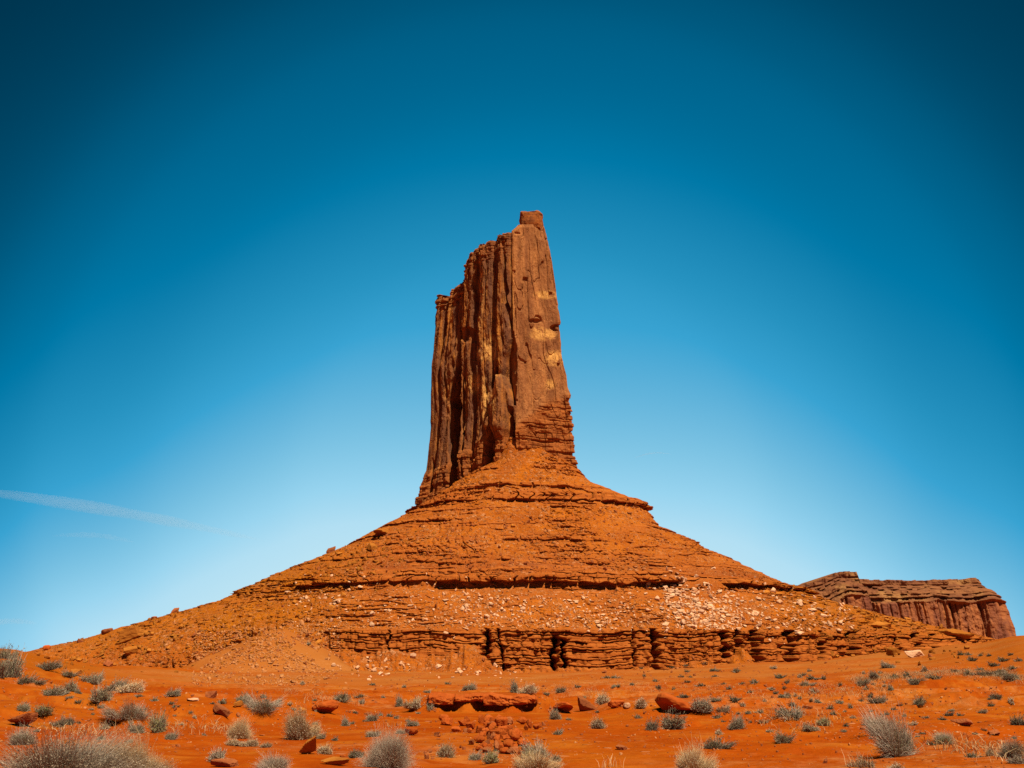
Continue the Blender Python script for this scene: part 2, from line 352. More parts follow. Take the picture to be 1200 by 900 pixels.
def ground_base(X, Y):
    Yc = np.maximum(Y, 0.5)
    D = np.maximum(np.hypot(X, Y), 3.0)
    az = np.where(Y > 0.5, X / np.maximum(Yc, 0.5 + 0 * Yc), np.sign(X) * 3)
    px = 600 + FPX * 1.03 * np.clip(az, -1.5, 1.5)
    ld = np.log(np.clip(Yc * 0 + D, 3, 9000))
    i, t = _cubic(GX, None, np.clip(px, GX[0], GX[-1])); t = t * t * (3 - 2 * t)
    j, s = _cubic(GD, None, ld)
    g = (GS[i, j] * (1 - t) * (1 - s) + GS[i + 1, j] * t * (1 - s) + GS[i, j + 1] * (1 - t) * s + GS[i + 1, j + 1] * t * s)
    z = CAMZ + g * D
    back = sstep(0.3, -0.2, Y / D)                 # behind the viewer it is simply flat
    return z * (1 - back) + back * 0.0
FAN = P(326, 737, 338.0); FAN = (float(FAN[0]), 338.0, float(FAN[1]))
def ground_z(X, Y, detail=True):
    z = ground_base(X, Y)
    D = np.hypot(X, Y)
    if detail:
        zb_ = z
        z = z + 1.2 * fbm(X / 45, Y / 45, 0, 11, 3) * sstep(40, 140, D) * sstep(1500, 400, D)
        z = z + 0.45 * fbm(X / 9, Y / 9, 0, 21, 4) * sstep(6, 40, D) * sstep(900, 300, D)
        z = z + 0.11 * fbm(X / 1.7, Y / 1.7, 0, 31, 4) * sstep(300, 100, D)
        z = z + 0.10 * np.abs(fbm(X / 3.2, Y / 3.2, 0, 35, 4)) * sstep(200, 80, D) + 0.35 * np.abs(fbm(X / 26, Y / 13, 0, 37, 3)) * sstep(25, 60, D) * sstep(260, 150, D)
        # little washed-out steps on the plain: thin dark risers
        st = fbm(X / 22, Y / 7, 0, 41, 3)
        z = z + 0.34 * sstep(0.10, 0.125, st) * sstep(20, 45, D) * sstep(170, 120, D)
        st2 = fbm(X / 16, Y / 5, 0, 46, 3)
        z = z + 0.26 * sstep(0.17, 0.185, st2) * sstep(20, 35, D) * sstep(170, 120, D)
        # undercut step right of the big shrub
        ex = X - 27.5
        z = z + 0.55 * sstep(-9, -4, ex) * sstep(34, 20, ex) * sstep(44.6, 45.0, Y + 0.8 * vnoise(X / 2.2, 0, 0, 5)) * sstep(75, 50, Y)
        calm = 0.9 * sstep(-9.5, -6, X) * sstep(6.5, 3, X) * sstep(18, 24, Y) * sstep(110, 60, Y)
        z = z * (1 - calm) + (zb_ + 0.05 * fbm(X / 1.7, Y / 1.7, 0, 31, 4)) * calm
    # bank behind the red ledge of blocks
    lx = sstep(-6.2, -4.6, X + 0.5 * vnoise(Y / 3, 0, 0, 7)) * sstep(3.4, 1.6, X + 0.5 * vnoise(Y / 3, 0, 0, 8))
    z = z + 0.80 * lx * sstep(48.9, 49.7, Y + 0.5 * vnoise(X / 0.8, 0, 0, 9)) * sstep(96, 60, Y)
    dx, dy = X - FAN[0], Y - FAN[1]
    r = np.hypot(dx * (1 + 0.15 * vnoise(X / 18, Y / 18, 0, 3)), dy)
    cone = FAN[2] - 0.52 * np.sqrt(r * r + 9) + 1.5
    if detail: cone = cone + 0.9 * fbm(X / 9, Y / 9, 0, 61, 3) + 0.5 * fbm(X / 2.2, Y / 2.2, 0, 66, 4)
    z = np.maximum(z, cone) + 0.0
    return z
def build_ground():
    th = np.concatenate([np.linspace(-180, -48, 40, endpoint=False), np.linspace(-48, 48, 760), np.linspace(48, 180, 41)[1:]])
    th = np.radians(th)
    d = np.concatenate([[0.05, 1.0, 2.0], np.exp(np.linspace(np.log(3), np.log(500), 760)), np.exp(np.linspace(np.log(505), np.log(30000), 60))])
    T, D = np.meshgrid(th, d)
    X, Y = D * np.sin(T), D * np.cos(T)
    Z = ground_z(X, Y)
    near = sstep(4, 2, D); Z = Z * (1 - near)
    far = sstep(2500, 9000, D); Z = Z * (1 - far) - 25 * far
    me = mesh_np('ground', np.stack([X, Y, Z], -1).reshape(-1, 3), grid_faces(*T.shape)[:, ::-1])
    r = np.hypot(X - FAN[0], Y - FAN[1]); coneh = FAN[2] - 0.52 * np.sqrt(r * r + 9) + 1.5
    attr(me, 'pale', 0.75 * sstep(-0.8, 0.8, coneh - ground_base(X, Y)) + (0.30 + 0.55 * sstep(-0.35, 0.35, fbm(X / 30, Y / 14, 0, 71, 4))) * sstep(75, 190, D) * sstep(800, 400, D) * sstep(-110, -70, X) * (1 - 0.75 * sstep(-0.8, 0.8, coneh - ground_base(X, Y))))
    attr(me, 'straw', sstep(-0.05, 0.35, fbm(X / 14, Y / 9, 0, 81, 4)) * sstep(500, 200, D))
    px, py = to_px(X, np.maximum(Y, 1), Z)
    attr(me, 'ochre', 0.75 * sstep(230, 40, px) * sstep(60, 130, D) * (Y > 0) + 0.35 * sstep(1000, 1180, px) * sstep(100, 180, D) * (Y > 0))  # ochre sand; at left the lens's edge darkening is painted into it too
    return tag(link('ground', me, M_GROUND), kind='structure')
ground = build_ground()

# ------------------------------------------------------------------ the butte: talus slope with ledges
YC = 475.0
RZ = np.array([-6, 4, 5, 19, 20, 30, 39, 43, 46, 62, 78, 90, 91, 102, 112, 125.])
RXL = np.array([-322, -288, -283, -218, -214, -180, -151, -143, -136, -100, -70, -47, -46, -31, -12, -3.])
RXR = np.array([300, 266, 262, 244, 240, 196, 162, 152, 144, 112, 77.5, 71, 70, 44.5, 34, 20.])
RF = np.array([336, 356, 357, 363.5, 364, 377, 389.5, 391, 394, 413, 431, 443, 444, 450, 456, 462.])
def build_talus(root):
    ncf, ncb = 1900, 160
    ph = np.concatenate([np.linspace(-0.16, math.pi + 0.16, ncf), np.linspace(math.pi + 0.16, 2 * math.pi - 0.16, ncb + 2)[1:-1]])
    # rows from the top down, closer together where the ledges are
    zs = np.concatenate([np.arange(125, 92, -0.22), np.arange(92, 83, -0.15), np.arange(83, 46, -0.2), np.arange(46, 37, -0.11),
                         np.arange(37, 21.2, -0.17), np.arange(21.2, 3.0, -0.1), np.linspace(3.0, -6, 20)])
    PH, Z = np.meshgrid(ph, zs)
    def it(tab): return np.interp(Z, RZ, tab)
    cs, sn = np.cos(PH), np.sin(PH)                # PH=0 right, pi/2 front, pi left
    aR, aL, bF = it(RXR), -it(RXL), YC - it(RF)
    bB = 85 + (112 - Z) * 1.15
    k = sstep(-0.35, 0.35, cs); A = aL * (1 - k) + aR * k
    B = np.where(sn > 0, bF, bB)
    X = A * cs; Y = YC - B * sn
    nx, ny = cs / np.maximum(A, 1), -sn / np.maximum(B, 1); nl = np.hypot(nx, ny); nx /= nl; ny /= nl
    px, py = to_px(X, Y, Z)
    arc = px * 0.40 + 0.0                          # metres along the face, roughly
    off = np.zeros_like(X); rock = np.zeros_like(X)
    # broad ribs and hollows
    off += 3.2 * fbm(X / 38, Z / 60, Y / 38, 101, 3) * sstep(120, 95, Z)
    off += 1.5 * fbm(X / 11, Z / 14, Y / 11, 111, 4)
    off += 0.45 * fbm(X / 2.2, Z / 2.2, Y / 2.2, 121, 4)
    # broken beds: short plates standing out of the slope, shaded beneath
    pl = fbm(arc / 7.5, Z / (0.9 + 0.35 * sstep(60, 100, Z)) + 0.5 * vnoise(arc / 18, 0, 0, 161), 0, 163, 3)
    pm_ = sstep(-0.02, 0.35, fbm(arc / 34, Z / 13, 0, 167, 3))
    off += (0.95 * sstep(0.08, 0.2, pl) - 0.5 * sstep(-0.12, -0.3, pl)) * pm_ * sstep(19, 23, Z)
    rock = np.maximum(rock, 0.8 * sstep(0.08, 0.2, pl) * pm_ * sstep(19, 23, Z))
    # rills running down the debris
    off -= 1.3 * (1 - np.abs(fbm(arc / 6 + 0.6 * vnoise(Z / 7, 0, 0, 171), Z / 60, 0, 173, 3)) * 3.2).clip(0, 1) * sstep(0.0, 0.3, fbm(arc / 30, Z / 20, 0, 177, 2)) * sstep(92, 80, Z)
    lump = fbm(X / 1.5, Z / 1.1, Y / 1.5, 126, 3); off += 0.8 * sstep(0.12, 0.3, lump) * sstep(-0.1, 0.35, fbm(X / 24, Z / 9, Y / 24, 128, 3))
    def ledge(z0, t, p, under, bw, seed, thr=-1.0, tilt=0.0, soft=0.35):
        """a hard bed: top edge at z0, thickness t, sticking out p, undercut below it"""
        nonlocal off, rock
        zz = Z - (z0 + tilt * (X / 100.0) + 1.3 * vnoise(arc / 24, 0, 0, seed + 5) + 0.5 * vnoise(arc / 3.5, 0, 0, seed + 6))
        v, e = cells(arc / bw + 0.4 * vnoise(arc / bw / 2, Z / 3, 0, seed + 8), seed)
        v2, e2 = cells(arc / (bw * 0.31), seed + 50)
        pres = sstep(thr, thr + 0.25, fbm(arc / 22, 0, 0, seed + 9, 3)) if thr > -1 else 1.0
        pp = p * (0.35 + 0.65 * v + 0.35 * (v2 - 0.5)) * pres
        pp = pp * sstep(0.0, 0.10, e) - 0.8 * p * gauss(e, 0.05) * (v2 > 0.4) * pres
        body = sstep(t * soft + 0.9, 0.0, zz) * sstep(-t - 0.12, -t + 0.02, zz)
        und = sstep(-t + 0.02, -t - 0.15, zz) * sstep(-t - 2.2 * under - 0.8, -t - 0.25, zz)
        off += body * pp - und * under * (0.3 + 0.9 * v) * pres
        rock = np.maximum(rock, np.clip(body * 1.1 + und * 0.6, 0, 1) * pres)
    rs = np.random.RandomState(5)
    for q in range(30):                            # thin beds all the way up the cone
        z0 = 48 + 64 * (q + rs.rand() * 0.8) / 30
        ledge(z0, 0.3 + 0.5 * rs.rand(), 0.35 + 0.5 * rs.rand(), 0.22, 3 + 5 * rs.rand(), 300 + 20 * q, thr=-0.05 + 0.35 * rs.rand(), tilt=1.5 * (rs.rand() - 0.5))
    for q in range(6):
        ledge(24 + 13 * (q + rs.rand()) / 6, 0.4, 0.5, 0.2, 4, 1300 + 20 * q, thr=0.05)
    ledge(107, 1.0, 1.2, 0.4, 5, 201, thr=-0.4)
    ledge(91.0, 3.4, 2.4, 1.4, 5.5, 211, thr=-0.45)
    ledge(96.0, 1.2, 1.4, 0.8, 6.0, 216, thr=-0.2)       # upper ledge with blocky face
    ledge(87.0, 1.0, 0.8, 0.6, 6, 221, thr=-0.3)
    ledge(46.2, 0.7, 0.8, 0.4, 5, 231, thr=-0.4)
    ledge(43.3, 1.5, 2.6, 3.0, 6.5, 241, thr=-0.55)
    ledge(44.6, 0.8, 1.0, 0.8, 4.0, 246, thr=-0.2)        # the dark undercut band
    ledge(40.0, 0.6, 1.1, 0.7, 3.2, 251, thr=0.0)
    for z0_, sd2 in ((52.5, 1601), (57.0, 1621), (63.5, 1641), (70.5, 1661), (76.0, 1681), (83.0, 1701)): ledge(z0_, 0.9, 1.3, 0.9, 5.0, sd2, thr=-0.02)
    # the cliff at the foot: stacked beds, joints and deep clefts, buried by talus in places
    cm = sstep(372, 392, px) * sstep(1185, 1140, px)
    cvx = [370, 385, 400, 440, 470, 500, 520, 540, 556, 566, 590, 650, 720, 790, 812, 830, 850, 866, 890, 930, 965, 1000, 1030, 1060, 1090, 1150, 1190]
    cvz = [21, 15, 11.5, 11, 13, 9.5, 9.5, 14.5, 13.5, 7.5, 5.0, 4.0, 5.5, 4.5, 7.0, 8.5, 7.0, 12.5, 5.5, 4.5, 7, 5.0, 10.5, 8, 11, 14, 20]
    chg = np.interp(px + 5 * vnoise(Z / 6, px / 40, 0, 73), cvx, cvz) + 2.4 * fbm(px / 11, 0, 0, 77, 3) + 0.9 * vnoise(px / 3, Z / 2.5, 0, 79)
    cover = sstep(-0.5, 0.5, chg - Z)
    cz = sstep(3.2, 4.6, Z) * sstep(20.9, 20.0, Z)
    cl = cm * cz
    face = np.zeros_like(X)
    edges = [20.0, 18.7, 17.6, 16.1, 15.2, 13.4, 12.4, 11.5, 9.6, 8.7, 7.2, 6.3, 4.8, 3.0]
    zw = Z + 0.9 * vnoise(arc / 20, 0, 0, 701) + 0.3 * vnoise(arc / 2.5, Z / 2, 0, 702)
    for q in range(len(edges) - 1):
        t_, b_ = edges[q], edges[q + 1]
        v, e = cells(arc / (3.0 + 2.5 * ((q * 37) % 5) / 5) + q * 3.7, 710 + q)
        inb = sstep(b_ - 0.02, b_ + 0.12, zw) * sstep(t_ + 0.02, t_ - 0.06, zw)
        out = (0.1 + 1.3 * v * v) * (0.5 + ((q * 53) % 7) / 7.0) + (0.9 if q == 0 else 0.0) - 0.07 * q
        face += inb * (out - 0.55 * gauss(e, 0.05))
        deep = 0.12 + (1.5 - 0.8 * sstep(800, 880, px)) * sstep(-0.05, 0.45, fbm(arc / 11 + q * 5.1, 0, 0, 740 + q, 3)) + (0.7 if q == 0 else 0)
        face -= gauss(zw - b_ + 0.10, 0.18) * deep * 1.1
    vj, ej = cells(arc / 7.0, 780, 0.45)
    face -= 1.4 * gauss(ej, 0.035) * (vj > 0.62) * sstep(-0.3, 0.2, fbm(arc / 6, Z / 4, 0, 785, 2))
    face += 0.9 * fbm(arc / 5, Z / 5, 0, 787, 3)
    face += 0.9 * (cells(arc / 13.0, 790)[0] - 0.5)
    for gx, gw, gd, zt, slant in ((570, 4.0, 7, 19.5, 0), (583, 2.0, 4, 20, 6), (650, 4.2, 8, 17, -2), (659, 3.2, 8, 15.5, 2), (766, 4.2, 9, 20, 1), (848, 3.6, 6, 19, 5),
                                  (866, 3.2, 6, 20, 0), (884, 3.6, 7, 20, 8), (926, 4.6, 9, 20, 7), (966, 3.0, 6, 20, 1), (1001, 4.0, 8, 20, 3), (1078, 3.5, 7, 20, 0),
                                  (1098, 3.5, 7, 20, 0), (1056, 2.5, 5, 20, 0), (455, 2.0, 4, 19, 0), (742, 1.6, 3, 20, 2)):
        bot = 9.5 if gx in (570, 848, 866) else 2
        face -= gd * 1.3 * gauss(px - gx - slant * (20 - Z) / 16 + 2.2 * vnoise(Z / 1.7, gx, 0, 61) + 1.0 * vnoise(Z / 0.5, gx, 0, 63), gw * (0.70 + 0.3 * vnoise(Z / 1.1, gx, 0, 67)) * (1.35 if gx > 800 else 1.0)) * sstep(zt + 1.6, zt - 0.3, Z) * sstep(bot - 1.5, bot + 1, Z)
    off += cl * face * (1 - cover)
    cov2 = cm * cover * sstep(20.9, 20.0, Z) * sstep(-6, -4, Z)
    off += cov2 * (1.3 + 0.75 * np.clip(chg - Z, 0, 14) + 0.7 * fbm(arc / 4, Z / 3, 0, 95, 4))
    rock = np.maximum(rock, cl * (1 - cover))
    # right shoulder: broken blocks
    rb = sstep(930, 1010, px) * sstep(60, 44, Z)
    bv, be = cells(arc / 3.6 + 0.5 * vnoise(Z / 2, 0, 0, 181), 183); zv, ze = cells(Z / 2.1 + 9 * bv, 187)
    off += rb * (2.4 * (zv - 0.5) * sstep(0, 0.12, be) + 1.5 * fbm(X / 6, Z / 3, Y / 6, 191, 4)) * sstep(19.5, 22, Z)
    rock = np.maximum(rock, 0.5 * rb)
    # left shoulder: rougher blocky ground
    off += sstep(420, 300, px) * 1.3 * fbm(X / 4.5, Z / 2.5, Y / 4.5, 131, 4) * sstep(95, 70, Z)
    X = X + nx * off; Y = Y + ny * off
    V = np.stack([X, Y, Z + 0.15 * fbm(X / 2, Y / 2, Z / 2, 141, 3)], -1)
    me = mesh_np('talus_slope', V.reshape(-1, 3), grid_faces(len(zs), len(ph), wrap=True)[:, ::-1])
    attr(me, 'rock', rock)
    attr(me, 'ochre', 0.8 * sstep(470, 330, px) * sstep(8, 25, Z) * (0.6 + 0.4 * fbm(X / 20, Y / 20, Z / 20, 151, 3)) + 0.5 * sstep(860, 980, px) * sstep(15, 30, Z))
    return link('talus_slope', me, M_TALUS, root)

# ------------------------------------------------------------------ the tower on top
def tab(pts, Y):
    x, z = P([p[0] for p in pts], [p[1] for p in pts], Y); o = np.argsort(z); return z[o], x[o]
def build_tower(root):
    YE, YF, YG = 468.0, 458.0, 503.0
    Ez, Ex = tab([(676, 560), (672, 540), (669, 500), (667, 470), (664, 440), (658, 415), (656, 385), (652, 340), (647, 305), (640, 275), (637, 255)], YE)
    Fz, Fx = tab([(606, 560), (604, 532), (604, 470), (602, 420), (600, 330), (599, 268)], YF)
    Gz, Gx = tab([(489, 600), (493, 583), (500, 560), (507, 500), (507, 430), (515, 385), (518, 345), (518, 300)], YG)
    nu, nv = 1500, 760
    # outline stations: E right corner, F front-left corner, G left end, then round the back
    s = np.concatenate([np.linspace(0, 1, 430, endpoint=False), np.linspace(1, 2, 830, endpoint=False), np.linspace(2, 3, 80, endpoint=False), np.linspace(3, 4, 120, endpoint=False), np.linspace(4, 5, 60, endpoint=False)])
    nu = len(s)
    prof = np.array([(505, 350), (517, 347), (525, 345), (531, 340), (540, 333), (546, 327), (547, 315), (549, 307), (556, 299), (562, 292), (572, 287), (581, 283), (585, 277), (599, 271), (604, 267), (609, 262), (637, 262), (642, 276), (700, 290)], float)
    def plan(z):                                   # corners at height z -> outline x, y, for every station
        E = np.stack([np.interp(z, Ez, Ex), np.full_like(z, YE)], -1); F = np.stack([np.interp(z, Fz, Fx), np.full_like(z, YF)], -1)
        G = np.stack([np.interp(z, Gz, Gx), np.full_like(z, YG)], -1)
        H = G + np.array([4.0, 22.0]); K = E + np.array([-9.0, 26.0])
        pts = [E, F, G, H, K, E]
        si = np.clip(np.floor(s).astype(int), 0, 4); f = s - si
        out = np.zeros(z.shape + (2,))
        for q in range(5):
            mk = si == q
            out[..., mk, :] = pts[q][..., mk, :] * (1 - f[mk])[:, None] + pts[q + 1][..., mk, :] * f[mk][:, None]
        return out
    zt = np.full(nu, 220.0)
    for _ in range(12):
        xy = plan(zt); px, py = to_px(xy[:, 0], xy[:, 1], zt)
        want = np.interp(px, prof[:, 0], prof[:, 1])
        v = (450 - want) / FPX
        zt = 0.5 * zt + 0.5 * (CAMZ + (SP + v * CP) / (CP - v * SP) * xy[:, 1])
    bk = s >= 2                                    # the back follows the front's skyline
    zt[bk] = np.interp(s[bk], [2, 3, 4, 5], [zt[~bk][-1] - 2, zt[~bk][-1] - 6, zt[0] - 4, zt[0]])
    vv = np.linspace(0, 1, nv)[:, None]; zb = 84.0
    Z = zb + vv * (zt[None, :] - zb)
    XY = plan(Z)
    # outward normals in plan
    d = np.roll(XY, -1, 1) - np.roll(XY, 1, 1)
    for _ in range(10): d = (np.roll(d, 3, 1) + d + np.roll(d, -3, 1)) / 3      # soften corners
    nrm = np.stack([d[..., 1], -d[..., 0]], -1); nrm /= np.linalg.norm(nrm, axis=-1, keepdims=True) + 1e-9
    nrm = -nrm
    X, Y = XY[..., 0], XY[..., 1]
    px, py = to_px(X, Y, Z)
    S = np.broadcast_to(s[None, :], Z.shape)
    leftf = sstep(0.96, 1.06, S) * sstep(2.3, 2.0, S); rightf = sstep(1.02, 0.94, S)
    arc = np.where(S < 1, S * 33, 33 + (S - 1) * 80)
    off = np.zeros_like(X)
    warp = 2.2 * fbm(arc / 30, Z / 45, 0, 401, 3)
    a2 = arc + warp * np.clip(leftf + 0.35, 0, 1)
    # buttresses: blocks split by joints, of several widths
    for bw, amp, sd_ in ((17.0, 4.6, 411), (7.5, 1.5, 421), (2.6, 0.25, 431)):
        v, e = cells(a2 / bw + 0.25 * vnoise(Z / (bw * 5), 0, 0, sd_ + 3), sd_)
        amph = 0.6 + 0.8 * (fbm(np.floor(a2 / bw) * 3.1, Z / (bw * 3.2), 0, sd_ + 7, 2) * 0.5 + 0.5)
        off += leftf * (amp * (v - 0.5) * amph + amp * 0.35 * sstep(0.0, 0.4, e) - amp * 0.45 * gauss(e, 0.05))
    off += leftf * 1.2 * fbm(a2 / 6, Z / 30, 0, 441, 4)
    # front face: broad plates spalled off along curved joints
    aw = a2 + 1.2 * fbm(Z / 12, arc / 20, 0, 449, 3)
    v, e = cells(aw / 6.5, 451); zc, ze = cells(Z / 26 + 31 * v + 0.25 * vnoise(arc / 4, Z / 9, 0, 455), 453, 0.45)
    off += rightf * (1.5 * (zc - 0.5) * sstep(0.0, 0.05, ze) - 0.5 * gauss(ze, 0.02) + 0.8 * fbm(arc / 14, Z / 30, 0, 457, 3))
    v, e = cells(a2 / 8.5 + 0.3 * vnoise(Z / 25, 0, 0, 473), 471); off += rightf * (0.9 * (v - 0.5) - 0.6 * gauss(e, 0.02) * sstep(0.0, 0.2, fbm(a2 / 9, Z / 22, 0, 475, 2)))
    off += (0.55 * leftf + 0.45) * fbm(a2 / 3, Z / 7, 0, 481, 4) + (0.12 + 0.12 * leftf) * fbm(a2 / 0.9, Z / 2.2, 0, 491, 3)
    # features seen in the photograph: clefts, alcove, leaning flake, columns
    def cleft(pts, depth, seed, edge=0.35):
        nonlocal off
        yy = [p[1] for p in pts]
        cx = np.interp(py, yy, [p[0] for p in pts]); wd = np.interp(py, yy, [p[2] for p in pts])
        on = sstep(yy[0] - 5, yy[0] + 5, py) * sstep(yy[-1] + 6, yy[-1] - 2, py)
        wob = 0.9 * vnoise(Z / 5, seed, 0, seed)
        off -= depth * on * sstep(1.0 + edge, 1.0 - edge, np.abs(px - cx + wob) / np.maximum(wd, 0.3)) * (S < 2.2)
    cleft([(542, 404, 1.0), (539, 430, 4.0), (535, 470, 7.5), (534, 530, 7.5), (535, 578, 6.5)], 15.0, 21, 0.2)
    cleft([(602, 392, 1.5), (600, 410, 5.0), (598, 440, 7.5), (602, 470, 2.5)], 13.0, 22, 0.2)
    cleft([(599, 480, 2.0), (599, 510, 4.5), (600, 540, 5.5)], 11.0, 23, 0.2)
    cleft([(585, 432, 1.0), (583, 442, 4.0), (581, 454, 3.5)], 8.0, 24, 0.2)
    cleft([(580, 500, 1.0), (578, 515, 4.0), (578, 555, 4.5)], 9.0, 25, 0.2)
    cleft([(594, 300, 0.8), (594, 340, 2.0), (597, 380, 1.2)], 3.5, 26)
    cleft([(565, 300, 0.8), (562, 330, 1.4), (560, 360, 1.0)], 2.5, 29)
    cleft([(508, 540, 1.0), (507, 575, 2.0)], 3.0, 27)
    cleft([(548, 440, 0.8), (546, 480, 1.6), (549, 560, 1.2)], 3.0, 28)
    ar = ((px - 552) / 11) ** 2 + ((py - 394) / 9.0) ** 2
    off -= 1.5 * sstep(1.2, 0.7, ar) * (py > 384 + 0.06 * (px - 552) ** 2) * leftf * sstep(410, 395, py)
    fl = sstep(0, 1.5, (py - 428) * 0.155 - np.abs(px - 591.5 + (py - 428) * 0.06)) * sstep(515, 500, py)
    off += 4.0 * fl * leftf
    off += 0.8 * gauss(px - 514, 5) * sstep(405, 425, py) * leftf
    off -= np.maximum(off, 0) * 0.75 * sstep(522, 506, px) * leftf
    off -= 1.4 * sstep(1.2, 0.7, np.hypot((px - 627) / 7, (py - 376) / 2.6)) * rightf       # small shadowed notches
    off -= 2.2 * sstep(1.2, 0.7, np.hypot((px - 652) / 7, (py - 384) / 3.2)) * rightf
    off += 1.3 * rightf * sstep(640, 652, px) * sstep(388, 376, py) * sstep(340, 372, py)
    off += 1.5 * gauss(py - 463, 7) * sstep(655, 668, px) * rightf
    # bedded foot
    fy = np.interp(px, [490, 530, 560, 600, 640, 680], [556, 540, 522, 500, 472, 466]) + 5 * vnoise(arc / 9, 0, 0, 505)
    bed = sstep(-5, 7, py - fy) * (S < 2.2)
    zz = Z + 0.5 * vnoise(arc / 8, 0, 0, 507) + 0.15 * vnoise(arc / 2, Z, 0, 508)
    lv, le = cells(zz / 1.9, 511, 0.42)
    bv, be = cells(arc / 3.4 + 37 * lv, 521)
    hm = sstep(-0.25, 0.3, fbm(arc / 9, Z / 5, 0, 571, 3))
    off += bed * (1.4 * (lv - 0.5) + 1.3 * (bv - 0.5) * hm - 1.1 * gauss(le, 0.09) * hm - 0.7 * gauss(be, 0.04) * (bv > 0.45) * hm + 0.6 + 0.8 * fbm(arc / 5, Z / 3, 0, 575, 3))
    off += bed * 1.4 * sstep(520, 560, py - 0 * px) * 0.5
    # thin weathered beds just under the rim
    rim = sstep(16, 5, zt[None, :] - Z) * leftf
    lv, le = cells(Z / 1.6 + 0.4 * vnoise(arc / 10, 0, 0, 531), 533, 0.4); bv, be = cells(arc / 2.6 + 11 * lv, 541)
    off += rim * (1.6 * (lv - 0.5) + 1.6 * (bv - 0.5) - 0.8 * gauss(le, 0.1))
    off *= np.where(S > 2.2, 0.6, 1.0)
    # pull the rim in a little so that it is not a razor edge
    top = sstep(2.5, 0.0, zt[None, :] - Z); off -= 0.9 * top
    X2 = X + nrm[..., 0] * off; Y2 = Y + nrm[..., 1] * off
    Zr = Z + rim * 1.6 * (cells(arc / 4.0, 551)[0] - 0.5) * sstep(6, 0, zt[None, :] - Z)
    rows = np.stack([X2, Y2, Zr], -1)
    # close the top over the fin's centre line
    cen = rows[-1].mean(0); lastx, lasty, lastz = rows[-1, :, 0], rows[-1, :, 1], rows[-1, :, 2]
    capr = []
    opp = np.interp(np.where(s < 2, np.interp(s, [0, 1, 2], [4.9, 4.4, 2.9]), np.interp(s, [2, 3, 4, 5], [1.9, 1.7, 0.4, 0.1])), s, np.arange(nu))
    oi = np.clip(np.round(opp).astype(int), 0, nu - 1)
    mid = 0.5 * (rows[-1] + rows[-1][oi]); mid[:, 2] = 0.5 * (lastz + lastz[oi]) + 0.5
    for f in (0.2, 0.5, 0.8, 1.0):
        r = rows[-1] * (1 - f) + mid * f; r[:, 2] += 0.5 * fbm(r[:, 0] / 3, r[:, 1] / 3, 0, 561, 3); capr.append(r)
    allr = np.concatenate([rows, np.stack(capr)], 0)
    F = grid_faces(allr.shape[0], nu, wrap=True)
    me = mesh_np('tower', allr.reshape(-1, 3), F)
    pad = lambda a: np.concatenate([a, np.repeat(a[-1:], 4, 0)], 0)
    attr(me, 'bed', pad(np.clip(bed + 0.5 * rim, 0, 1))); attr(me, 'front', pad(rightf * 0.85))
    sp = np.zeros_like(X)
    for cx, cy, rx, ry in ((637, 392, 16, 7), (650, 420, 14, 9), (645, 450, 6, 6), (632, 388, 8, 6), (573, 415, 13, 10), (578, 408, 8, 14), (570, 345, 4, 40), (560, 450, 8, 12), (640, 345, 14, 5), (572, 470, 5, 26), (587, 460, 4, 30)):
        sp = np.maximum(sp, sstep(1.3, 0.5, np.hypot((px - cx) / rx, (py - cy) / ry)))
    attr(me, 'spall', pad(sp))
    return link('tower', me, M_TOWER, root)

